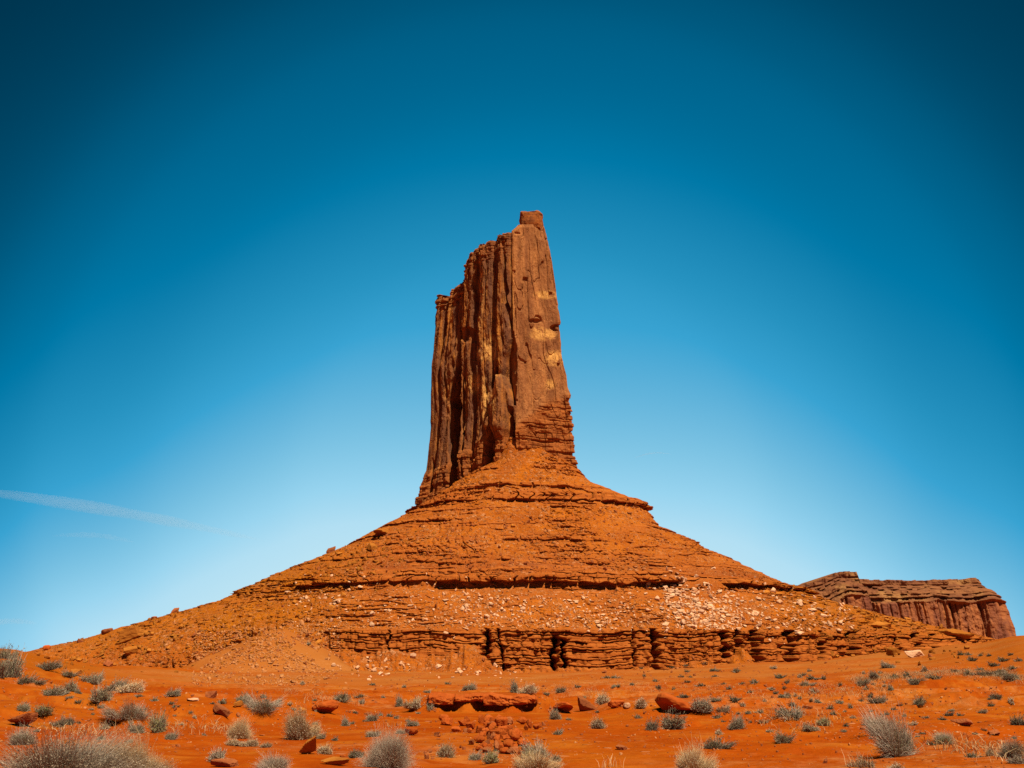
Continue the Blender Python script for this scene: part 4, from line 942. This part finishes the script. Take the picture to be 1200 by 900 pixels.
# ------------------------------------------------------------------ desert shrubs
def strips(roots, tips, mids, w0, rs):
    """thin tapered blades: root, mid, tip"""
    n = len(roots); d = tips - roots; d /= np.linalg.norm(d, axis=1, keepdims=True) + 1e-9
    r = rs.randn(n, 3); sd_ = np.cross(d, r); sd_ /= np.linalg.norm(sd_, axis=1, keepdims=True) + 1e-9
    w = w0 * (0.6 + 0.8 * rs.rand(n, 1))
    V = np.stack([roots - sd_ * w, roots + sd_ * w, mids - sd_ * w * 0.8, mids + sd_ * w * 0.8, tips - sd_ * w * 0.25, tips + sd_ * w * 0.25], 1).reshape(-1, 3)
    i = np.arange(n)[:, None] * 6
    F = np.concatenate([i + np.array([[0, 1, 3, 2]]), i + np.array([[2, 3, 5, 4]])], 0)
    return V, F
def shrub_parts(seed, n_tw, n_lf, wtw, lf, hr, upright=0.0, lumps=0.3):
    rs = np.random.RandomState(seed)
    nc = rs.randint(4, 8)                              # a shrub is a few ragged clumps of unlike size and lean
    cc = np.stack([0.17 * rs.randn(nc), 0.15 * rs.randn(nc), np.zeros(nc)], -1); cr = 0.24 + 0.20 * rs.rand(nc); cr[0] = 0.44; cc[0] *= 0.4
    cl_ = np.stack([0.18 * rs.randn(nc), 0.18 * rs.randn(nc), np.zeros(nc)], -1); chh = 0.85 + 0.5 * rs.rand(nc); chh[0] = 1.25
    k_ = rs.choice(nc, size=n_tw, p=cr ** 1.5 / (cr ** 1.5).sum())
    az = rs.rand(n_tw) * 6.2832
    el = np.arcsin(np.clip(rs.rand(n_tw) ** (0.8 / (1 + upright)), 0.03, 1))
    d = np.stack([np.cos(az) * np.cos(el), np.sin(az) * np.cos(el), np.sin(el)], -1)
    ln = 1 + lumps * fbm(d[:, 0] * 2.3 + seed + 5 * k_, d[:, 1] * 2.3, d[:, 2] * 2.3, 950 + seed, 3) * 2.0
    R_ = ln * (0.55 + 0.5 * rs.rand(n_tw))
    tips = cc[k_] + cl_[k_] * d[:, 2:3] + d * R_[:, None] * np.stack([cr[k_], cr[k_], 2 * hr * cr[k_] * chh[k_]], -1) + 0.03 * rs.randn(n_tw, 3)
    roots = cc[k_] * 0.75 + np.stack([0.09 * np.cos(az) * rs.rand(n_tw), 0.09 * np.sin(az) * rs.rand(n_tw), np.full(n_tw, -0.03)], -1)
    mids = roots * 0.45 + tips * 0.55 + np.array([0, 0, 0.05 * hr]) + 0.035 * rs.randn(n_tw, 3)
    tips[:, 2] = np.maximum(tips[:, 2], 0.01)
    V, F = strips(roots, tips, mids, wtw, rs)
    tint = np.repeat(rs.rand(n_tw), 6)
    if n_lf:
        k = rs.randint(n_tw, size=n_lf); f = 0.45 + 0.6 * rs.rand(n_lf, 1)
        c = np.where(f < 0.55, roots[k] + (mids[k] - roots[k]) * f / 0.55, mids[k] + (tips[k] - mids[k]) * (f - 0.55) / 0.45) + 0.018 * rs.randn(n_lf, 3)
        ax = d[k] + 0.7 * rs.randn(n_lf, 3); ax /= np.linalg.norm(ax, axis=1, keepdims=True)
        sd_ = np.cross(ax, rs.randn(n_lf, 3)); sd_ /= np.linalg.norm(sd_, axis=1, keepdims=True) + 1e-9
        L = lf * (0.6 + 0.8 * rs.rand(n_lf, 1))
        VL = np.stack([c - ax * L, c + sd_ * L * 0.28, c + ax * L, c - sd_ * L * 0.28], 1).reshape(-1, 3)
        VL[:, 2] = np.maximum(VL[:, 2], 0.005)
        FL = np.arange(n_lf)[:, None] * 4 + np.array([[0, 1, 2, 3]])
        patch = 0.5 + 0.5 * fbm(c[:, 0] * 4, c[:, 1] * 4, c[:, 2] * 4, 970 + seed, 2)
        tl = np.repeat(np.clip(0.55 * rs.rand(n_lf) + 0.45 * patch, 0, 1), 4)
    else: VL = FL = tl = None
    return (V, F, tint), (VL, FL, tl)
_proto = {}
def shrub_mesh(kind, lod, var):
    """'big': twigs and foliage as two meshes; otherwise one mesh"""
    key = (kind, lod, var)
    if key in _proto: return _proto[key]
    mats = {'sage': M_SAGE, 'dark': M_DARK, 'pale': M_TAN, 'green': M_GREEN, 'twiggy': M_TWIG}
    hr, up, lum = {'sage': (0.62, 0.0, 0.35), 'dark': (0.55, 0.0, 0.4), 'pale': (0.62, 0.3, 0.25), 'green': (0.66, 0.4, 0.2), 'twiggy': (0.55, 0.0, 0.3)}[kind]
    ntw, nlf, wtw, lf = {'huge': (9000, 26000, 0.0011, 0.0085), 'big': (3400, 6500, 0.0026, 0.015), 'mid': (800, 3200, 0.007, 0.034), 'small': (180, 600, 0.016, 0.072)}[lod]
    if kind == 'twiggy': ntw, nlf, wtw = int(ntw * 1.5), int(nlf * 0.7), wtw * 0.9
    if kind == 'pale': ntw, nlf, lf = int(ntw * 1.6), int(nlf * 0.8), lf * 1.1
    tw, fo = shrub_parts(hash_int(kind) + var * 31, ntw, nlf, wtw, lf, hr, up, lum)
    wood = M_TWIG if kind != 'pale' else M_STRAW
    lmat = mats[kind] if kind != 'twiggy' else M_TAN
    if lod in ('big', 'huge'):
        a = mesh_np('stems', tw[0], tw[1]); attr(a, 'tint', tw[2]); a.materials.append(wood)
        b = mesh_np('foliage', fo[0], fo[1]); attr(b, 'tint', fo[2]); b.materials.append(lmat)
        _proto[key] = (a, b)
    else:
        a = mesh_np('shrub', np.concatenate([tw[0], fo[0]]), np.concatenate([tw[1], fo[1] + len(tw[0])]))
        attr(a, 'tint', np.concatenate([tw[2], fo[2]])); a.materials.append(lmat); a.materials.append(wood)
        mi = np.zeros(len(a.polygons), np.int32); mi[:len(tw[1])] = 1; a.polygons.foreach_set('material_index', mi)
        _proto[key] = (a,)
    return _proto[key]
def hash_int(t): return {'sage': 3, 'dark': 5, 'pale': 8, 'green': 11, 'twiggy': 14}[t]
srnd = random.Random(5)
COL = {'sage': 'grey-green', 'dark': 'dark olive', 'pale': 'pale straw-grey', 'green': 'yellow-green', 'twiggy': 'twiggy grey-brown'}
def place_shrub(px, py, w, kind, label=None, group=None, hs=1.0):
    loc, nrm, o = hit(px, min(py, 899.5))
    if loc is None: return None
    if py > 899.5:                                   # rooted below the frame
        u, v = (px - 600) / FPX, (450 - py) / FPX; d = Vector((u, CP - v * SP, SP + v * CP)); t = -CAMZ / d.z
        for _ in range(12):
            q = Vector((0, 0, CAMZ)) + d * t; t += -(q.z - float(ground_z(np.array([q.x]), np.array([q.y]))[0])) / d.z
        loc = Vector((0, 0, CAMZ)) + d * t
    W = 1.12 * w * depth(loc) / FPX
    lod = 'huge' if w >= 55 else 'big' if w >= 30 else 'mid' if w >= 12 else 'small'
    ms = shrub_mesh(kind, lod, srnd.randrange(3))
    if lod in ('big', 'huge'):
        r = empty('desert_shrub', loc)
        for me in ms:
            c = bpy.data.objects.new(me.name.split('.')[0], me); C.objects.link(c); c.parent = r
    else:
        r = bpy.data.objects.new('desert_shrub', ms[0]); C.objects.link(r); r.location = loc
    r.location = (loc.x, loc.y + 0.2 * W, loc.z - 0.01)
    r.rotation_euler = (srnd.uniform(-0.1, 0.1), srnd.uniform(-0.1, 0.1), srnd.uniform(0, 6.28))
    r.scale = (W * srnd.uniform(0.95, 1.1), W * srnd.uniform(0.85, 1.05), W * hs * srnd.uniform(0.85, 1.15))
    return tag(r, label or 'shrub', 'shrub', group)
BIG = [  # px, foot py, width, kind, height scale, label
    (50, 926, 160, 'twiggy', 0.62, 'broad grey shrub filling the bottom left corner'),
    (156, 918, 62, 'pale', 0.95, 'pale dry shrub with long straw stalks at the bottom, beside the corner shrub'),
    (450, 901, 64, 'twiggy', 1.0, 'large twiggy purple-grey shrub at the bottom left of centre'),
    (417, 888, 20, 'dark', 1.0, 'small dark shrub at the left foot of the large twiggy shrub'),
    (1060, 886, 46, 'sage', 1.35, 'tallest grey-green shrub on the right, at the end of a sloping pair'),
    (1036, 862, 38, 'sage', 0.95, 'lower grey shrub behind and left of the tallest right-hand shrub'),
    (349, 867, 38, 'pale', 1.35, 'big pale grey shrub beside the smooth boulder with a black hollow'),
    (375, 866, 14, 'dark', 1.0, 'small dark tuft at the right foot of the big pale grey shrub'),
    (381, 884, 22, 'pale', 0.8, 'pale purple-grey tuft right of the pointed ochre rock'),
    (276, 866, 34, 'pale', 0.85, 'spreading pale grey shrub on open sand left of the big pale one'),
    (275, 874, 18, 'pale', 0.6, 'low grey tuft in front of the spreading pale shrub, left one'),
    (290, 875, 17, 'pale', 0.7, 'low lilac-grey tuft in front of the spreading pale shrub, right one'),
    (251, 893, 26, 'twiggy', 1.0, 'brownish twiggy shrub growing on the dark brown bottom rock'),
    (316, 904, 36, 'twiggy', 1.1, 'grey twiggy shrub cut by the bottom edge right of the brown rock'),
    (311, 876, 12, 'pale', 0.9, 'tiny straw tuft on bare sand above the cut-off twiggy shrub'),
    (303, 835, 36, 'dark', 0.9, 'wide dark green shrub beside the ochre rock'),
    (284, 824, 18, 'dark', 1.2, 'dark green shrub behind the wide dark green one'),
    (260, 825, 11, 'dark', 1.1, 'small dark shrub right of the tilted brown slab'),
    (149, 843, 31, 'dark', 1.0, 'dense dark olive shrub alone on the left sand'),
    (182, 859, 23, 'green', 1.3, 'yellow-green bunchy shrub below the dense dark olive one'),
    (161, 859, 19, 'sage', 1.0, 'grey-green shrub touching the left of the yellow-green one'),
    (197, 867, 15, 'sage', 0.9, 'small grey shrub at the right foot of the yellow-green one'),
    (20, 873, 35, 'dark', 1.0, 'olive-grey shrub above the corner shrub at the left edge'),
    (25, 833, 16, 'dark', 1.2, 'dark green shrub growing behind the broad ledge rock at left'),
    (51, 839, 28, 'green', 0.6, 'low spreading olive shrub right of the broad ledge rock'),
    (68, 852, 14, 'dark', 1.2, 'round dark shrub on sand, left of a similar paler one'),
    (81, 849, 14, 'sage', 1.0, 'round grey-green shrub touching a dark round one'),
    (28, 802, 23, 'dark', 0.8, 'flat dark shrub high on the left rise'),
    (60, 815, 23, 'dark', 0.8, 'dark wide shrub in the middle of the left rise'),
    (77, 793, 15, 'dark', 0.9, 'dark shrub beside the flat ochre slab on the left rise'),
    (104, 801, 19, 'sage', 1.0, 'grey shrub with a dark foot right of the flat ochre slab'),
    (80, 810, 21, 'sage', 0.9, 'grey-green shrub above and right of the dark wide one'),
    (116, 822, 26, 'sage', 1.0, 'bluish grey shrub in the cluster of three on the left plain'),
    (129, 810, 21, 'sage', 1.0, 'grey-green shrub at the top of the cluster of three'),
    (150, 812, 22, 'pale', 0.9, 'tan-grey shrub at the right of the cluster of three'),
    (4, 794, 26, 'sage', 1.6, 'tall olive shrub cut by the left edge'),
    (3, 772, 15, 'dark', 1.6, 'dark bush standing on the skyline at the left edge'),
    (52, 785, 22, 'sage', 0.7, 'brownish shrub below the lone rounded skyline stone'),
    (198, 816, 13, 'sage', 0.9, 'small grey shrub near the foot of the rubble fan, paler of two'),
    (400, 822, 20, 'dark', 1.0, 'dark green round shrub on the ridge right of the smooth boulder'),
    (488, 831, 24, 'pale', 1.0, 'pale shrub at the left end of the red rock ledge'),
    (504, 833, 16, 'sage', 1.3, 'grey-green shrub touching the left end of the red ledge'),
    (469, 828, 13, 'sage', 1.2, 'small round shrub left of the pale shrub at the ledge end'),
    (435, 845, 14, 'sage', 1.1, 'grey tuft standing over a thin dark slab'),
    (436, 863, 19, 'sage', 0.6, 'low flat grey tuft in the sand above the large twiggy shrub'),
    (521, 888, 24, 'pale', 0.9, 'pale brown shrub on bare sand right of the large twiggy one'),
    (554, 891, 15, 'sage', 0.9, 'small grey tuft at the bottom, left of two bigger ones'),
    (576, 895, 21, 'green', 0.9, 'grey-green tuft below the boulder pile'),
    (635, 888, 24, 'sage', 1.2, 'dark-centred grey shrub at the top of the bottom centre clump'),
    (619, 892, 19, 'green', 1.0, 'olive-grey shrub at the left of the bottom centre clump'),
    (652, 893, 16, 'sage', 1.0, 'grey shrub at the right of the bottom centre clump'),
    (628, 906, 44, 'pale', 0.8, 'pale shrub cut by the bottom edge in the centre clump'),
    (815, 908, 40, 'pale', 1.1, 'pale dry shrub with tall straw stalks cut by the bottom edge right of centre'),
    (788, 854, 24, 'sage', 1.3, 'upright grey shrub right in front of the egg-shaped boulder'),
    (762, 856, 16, 'sage', 1.2, 'small olive-grey shrub left of the egg-shaped boulder'),
    (702, 854, 22, 'pale', 0.8, 'round pale grey shrub on bare sand below the wedge-shaped boulder'),
    (654, 843, 14, 'sage', 1.2, 'grey shrub in front of the low boulder beside the wedge-shaped one'),
    (707, 825, 21, 'pale', 0.9, 'pale shrub right behind the wedge-shaped boulder'),
    (751, 829, 17, 'pale', 1.0, 'pale shrub between the half-sunk boulder and the egg-shaped one'),
    (822, 833, 26, 'twiggy', 1.0, 'brown twiggy shrub right of the egg-shaped boulder'),
    (860, 855, 20, 'sage', 1.2, 'round grey shrub, biggest of a loose group right of the egg-shaped boulder'),
    (848, 835, 13, 'sage', 1.0, 'small grey shrub above the loose group, right of the twiggy brown one'),
    (839, 878, 23, 'dark', 1.0, 'dark round shrub low on the sand right of centre'),
    (604, 812, 14, 'sage', 1.3, 'grey shrub just behind the right part of the red ledge, left of its twin'),
    (617, 813, 19, 'pale', 0.8, 'pale low shrub just behind the right part of the red ledge'),
    (549, 809, 16, 'sage', 0.9, 'small grey shrub behind the middle of the red ledge'),
    (936, 844, 28, 'sage', 0.8, 'wide grey-brown shrub on the right plain above three smaller ones'),
    (953, 857, 18, 'sage', 0.9, 'grey shrub below the wide grey-brown one'),
    (967, 851, 17, 'green', 0.8, 'greenish shrub right of the wide grey-brown one'),
    (918, 871, 20, 'dark', 1.0, 'dark compact shrub alone on open sand at right'),
    (1029, 824, 17, 'sage', 0.9, 'grey shrub in the middle of the right plain, left of a darker one'),
    (1080, 827, 18, 'dark', 1.1, 'dark shrub with a pale foot on the right plain'),
    (1106, 872, 30, 'green', 0.6, 'low greenish ground shrub right of the tallest grey-green shrub'),
    (1186, 887, 36, 'sage', 0.7, 'wide grey shrub near the right edge, low in the picture'),
    (1161, 886, 12, 'pale', 1.0, 'small dry tuft left of the wide shrub near the right edge'),
    (1196, 895, 22, 'twiggy', 0.9, 'twiggy tuft in the bottom right corner'),
    (1014, 906, 25, 'pale', 1.1, 'pale tuft cut by the bottom edge below the sloping pair'),
    (1050, 906, 22, 'pale', 0.9, 'straw tuft cut by the bottom edge, right of another pale one'),
    (1195, 850, 17, 'dark', 1.3, 'dark shrub on the sand step at the right edge'),
    (1169, 820, 15, 'dark', 0.9, 'dark shrub standing on the brown mound at right'),
    (1188, 797, 16, 'sage', 0.9, 'grey-green shrub on the crest of the right mound, near the edge'),
    (1074, 802, 18, 'sage', 0.8, 'grey-green shrub on the left end of the mound crest'),
    (1176, 789, 14, 'dark', 0.8, 'dark low shrub behind the mound crest'),
    (1140, 888, 11, 'dark', 1.2, 'small upright dark shrub left of the dry tuft near the right edge'),
]
for (px, py, w_, kd, hs, lab) in BIG: place_shrub(px, py, w_, kd, lab, 'larger shrubs of the plain', hs)
SMALL = {  # a label true of each shrub of the lot: foot positions
    'small grey-green shrub on the left plain among larger ones': [(92, 813, 9), (80, 819, 8), (92, 824, 9), (162, 817, 9), (180, 822, 9), (209, 816, 9), (117, 867, 11), (150, 870, 8), (120, 855, 11), (66, 782, 8), (108, 838, 6), (40, 858, 7), (170, 832, 6), (212, 850, 6), (228, 842, 7), (240, 862, 6), (205, 829, 8)],
    'small tuft on the sand between the rubble fan and the red ledge': [(422, 817, 8), (422, 825, 8), (405, 851, 12), (392, 868, 9), (467, 860, 12), (484, 851, 13), (360, 756, 7), (310, 818, 8), (326, 824, 9), (340, 826, 7), (450, 818, 6), (437, 803, 7), (500, 812, 8), (472, 806, 6), (524, 802, 6), (416, 836, 6), (455, 840, 7)],
    'small shrub on the sand around the egg-shaped boulder': [(656, 812, 12), (651, 861, 10), (749, 842, 8), (840, 822, 12), (802, 818, 12), (861, 822, 11), (841, 842, 11), (842, 861, 11), (877, 837, 9), (890, 836, 9), (896, 847, 10), (677, 806, 7), (720, 806, 8), (640, 815, 8), (870, 828, 8)],
    'tiny dark shrub dotted on the orange apron below the cliff': [(786, 783, 6), (804, 781, 6), (862, 788, 10), (836, 787, 9), (805, 788, 6), (799, 794, 6), (806, 800, 7), (822, 804, 8), (769, 799, 7), (772, 807, 8), (752, 784, 5), (755, 793, 5), (720, 795, 8), (712, 795, 6), (870, 802, 6), (886, 801, 10), (810, 794, 5), (838, 793, 6), (855, 808, 7), (790, 808, 6), (725, 805, 6), (880, 812, 7), (848, 802, 5), (740, 803, 6), (827, 778, 6)],
    'small shrub on the open slope below the right cliff': [(907, 784, 8), (914, 795, 11), (921, 801, 6), (951, 796, 9), (964, 796, 8), (945, 804, 12), (960, 813, 11), (904, 809, 9), (917, 818, 11), (926, 816, 7), (933, 816, 6), (940, 792, 6), (984, 803, 6), (1010, 802, 12), (1029, 795, 12), (1023, 803, 6), (1042, 783, 12), (1085, 787, 9), (1064, 794, 11), (1048, 795, 9), (1097, 796, 11), (1090, 795, 7), (1046, 809, 10), (1019, 817, 8), (985, 825, 10), (972, 831, 9), (977, 838, 9), (929, 827, 8), (961, 824, 10)],
    'small shrub on the right-hand plain between step and mound': [(1071, 850, 10), (1106, 844, 10), (1111, 839, 9), (1125, 839, 7), (1115, 834, 7), (1188, 826, 11), (1163, 828, 10), (1092, 873, 11), (902, 858, 7), (1040, 838, 7), (1060, 840, 6), (1085, 842, 7), (1000, 842, 7), (1013, 850, 6), (990, 858, 7), (1150, 836, 8), (1022, 834, 6)],
    'dark shrub on the hillside at the far right': [(1127, 768, 9), (1136, 768, 7), (1140, 775, 9), (1151, 786, 9), (1165, 781, 10), (1176, 775, 11), (1189, 784, 9), (1175, 794, 13), (1165, 792, 13), (1152, 792, 12), (1135, 791, 11), (1120, 788, 9), (1149, 769, 6), (1196, 775, 7), (1185, 768, 6), (1160, 769, 6)],
}
xr = random.Random(91)
for lab, (x0, x1, y0, y1, m) in {'small grey-green shrub on the left plain among larger ones': (60, 250, 805, 850, 10), 'small tuft on the sand between the rubble fan and the red ledge': (300, 500, 800, 855, 14),
                                 'small shrub on the sand around the egg-shaped boulder': (640, 900, 815, 850, 12), 'small shrub on the open slope below the right cliff': (900, 1090, 785, 835, 18),
                                 'small shrub on the right-hand plain between step and mound': (980, 1190, 826, 868, 12)}.items():
    SMALL[lab] = SMALL[lab] + [(xr.uniform(x0, x1), xr.uniform(y0, y1), xr.uniform(4.5, 7.5)) for _ in range(m)]
for lab, pts in SMALL.items():
    for (px, py, w_) in pts:
        kd = srnd.choice(['dark', 'dark', 'sage', 'sage', 'pale']) if 'dark' not in lab else 'dark'
        place_shrub(px, py, w_, kd, lab, lab, srnd.uniform(0.75, 1.1))

# dry grass: long straw stalks by single shrubs, and the pale grass that covers the mound crest
def grass_mesh(name, pts, hts, n_each, seed, lean=0.35, w0=0.006, spread=0.25):
    rs = np.random.RandomState(seed); P_ = np.repeat(np.array(pts), n_each, 0); H_ = np.repeat(np.array(hts), n_each)
    n = len(P_); P_ = P_ + np.stack([rs.randn(n) * spread, rs.randn(n) * spread, np.zeros(n)], -1)
    H_ = H_ * (0.5 + 0.6 * rs.rand(n)); ln = np.stack([rs.randn(n), rs.randn(n)], -1) * lean * H_[:, None]
    tips = P_ + np.concatenate([ln, H_[:, None]], 1); mids = P_ + np.concatenate([ln * 0.3, 0.6 * H_[:, None]], 1)
    V, F = strips(P_, tips, mids, w0, rs); me = mesh_np(name, V, F); attr(me, 'tint', np.repeat(rs.rand(n), 6)); return me
for px, py, hp, n, lab in ((158, 896, 55, 26, 'long bent straw stalks rising from the pale shrub at bottom left'), (815, 897, 36, 46, 'tall straw stalks standing in the pale shrub at the bottom right of centre'),
                           (715, 899, 16, 30, 'sparse straw tuft at the bottom edge right of the centre clump'), (120, 855, 12, 20, 'pale straw tuft around a small shrub on the left sand'),
                           (1010, 898, 20, 26, 'straw tuft at the bottom edge below the sloping pair of shrubs'), (458, 852, 9, 14, 'short bright straw tuft on sand above the large twiggy shrub')):
    loc, nrm, o = hit(px, py)
    k = depth(loc) / FPX
    t = link('dry_grass_tuft', grass_mesh('dry_grass_tuft', [(0, 0, -0.02)], [hp * k], n, int(px), 0.3, 0.0042 * k / 0.02, 7 * k), M_STRAW)
    t.location = loc; tag(t, lab, 'grass tuft', 'dry grass tufts')
def pale_grass():
    rs = np.random.RandomState(31); pts, hts = [], []
    for (x0, y0, x1, y1, sp, m) in ((1000, 798, 1120, 787, 3, 420), (1120, 787, 1200, 795, 3, 260), (930, 812, 1040, 803, 5, 110), (640, 800, 900, 812, 6, 110), (200, 850, 260, 858, 5, 14), (60, 852, 130, 862, 4, 12), (330, 812, 420, 820, 5, 50), (1090, 868, 1200, 884, 5, 26), (880, 838, 980, 850, 7, 24), (590, 803, 700, 812, 4, 70)):
        for _ in range(m):
            t = rs.rand(); loc, nrm, o = hit(x0 + (x1 - x0) * t, y0 + (y1 - y0) * t + rs.randn() * sp)
            if loc is None or o.name != 'ground': continue
            pts.append(tuple(loc)); hts.append((0.10 + 0.10 * rs.rand()) * (1 + min(1.0, loc.y / 120)))
    me = grass_mesh('dry_grass', pts, hts, 14, 3, 0.7, 0.006, 0.3)
    tag(link('dry_grass', me, M_STRAW), 'sparse pale dry grass on the mound crest and between the shrubs', 'dry grass', kind='stuff')
pale_grass()

# ------------------------------------------------------------------ contrails high in the sky: thin bodies of ice mist
def contrail(p0, p1, dist, r0, r1, dens, label):
    def at(px, py):
        u, v = (px - 600) / FPX, (450 - py) / FPX
        return Vector((u, CP - v * SP, SP + v * CP)).normalized() * dist
    A, B = at(*p0), at(*p1); n, m = 48, 16
    ax = (B - A).normalized(); e1 = ax.cross(Vector((0, 0, 1))).normalized(); e2 = e1.cross(ax)
    V = []
    for i in range(n):
        t = i / (n - 1); c = A.lerp(B, t) + e2 * dist * 0.004 * math.sin(t * 3.1); r = (r0 + (r1 - r0) * t) * dist * math.sin(math.pi * min(max(t, 0.004), 0.996)) ** 0.6
        r *= 1 + 0.18 * float(vnoise(np.array([t * 9.0]), 0, 0, 5)[0])
        for k in range(m):
            a = k / m * 2 * math.pi; V.append(c + (e1 * math.cos(a) + e2 * math.sin(a)) * r)
    V = np.array([tuple(v) for v in V]); Fc = grid_faces(n, m, True)
    fa = V[Fc[m * 20, :]]; out_ = fa.mean(0) - V[20 * m:22 * m].mean(0)
    if np.dot(np.cross(fa[1] - fa[0], fa[2] - fa[0]), out_) < 0: Fc = Fc[:, ::-1]
    me = mesh_np('contrail', V, Fc)
    mt = bpy.data.materials.new('ice_mist'); mt.use_nodes = True; t_ = mt.node_tree; t_.nodes.clear()
    o_ = t_.nodes.new('ShaderNodeOutputMaterial'); pv = t_.nodes.new('ShaderNodeVolumePrincipled')
    pv.inputs['Color'].default_value = (1, 1, 1, 1); pv.inputs['Density'].default_value = dens / (2 * max(r0, r1) * dist)
    t_.links.new(pv.outputs[0], o_.inputs['Volume'])
    return tag(link('contrail', me, mt), label, 'contrail', 'contrails')
contrail((-60, 570), (310, 634), 26000, 0.0075, 0.0050, 0.27, 'long faint white contrail slanting down across the blue sky at left')
contrail((60, 628), (160, 636), 27000, 0.003, 0.003, 0.09, 'short fainter contrail just below the long one at left')
contrail((-30, 735), (45, 731), 28000, 0.003, 0.003, 0.14, 'faint white streak low above the left skyline')
contrail((742, 537), (790, 533), 26000, 0.0008, 0.0006, 0.3, 'tiny white streak in the sky right of the tower foot')
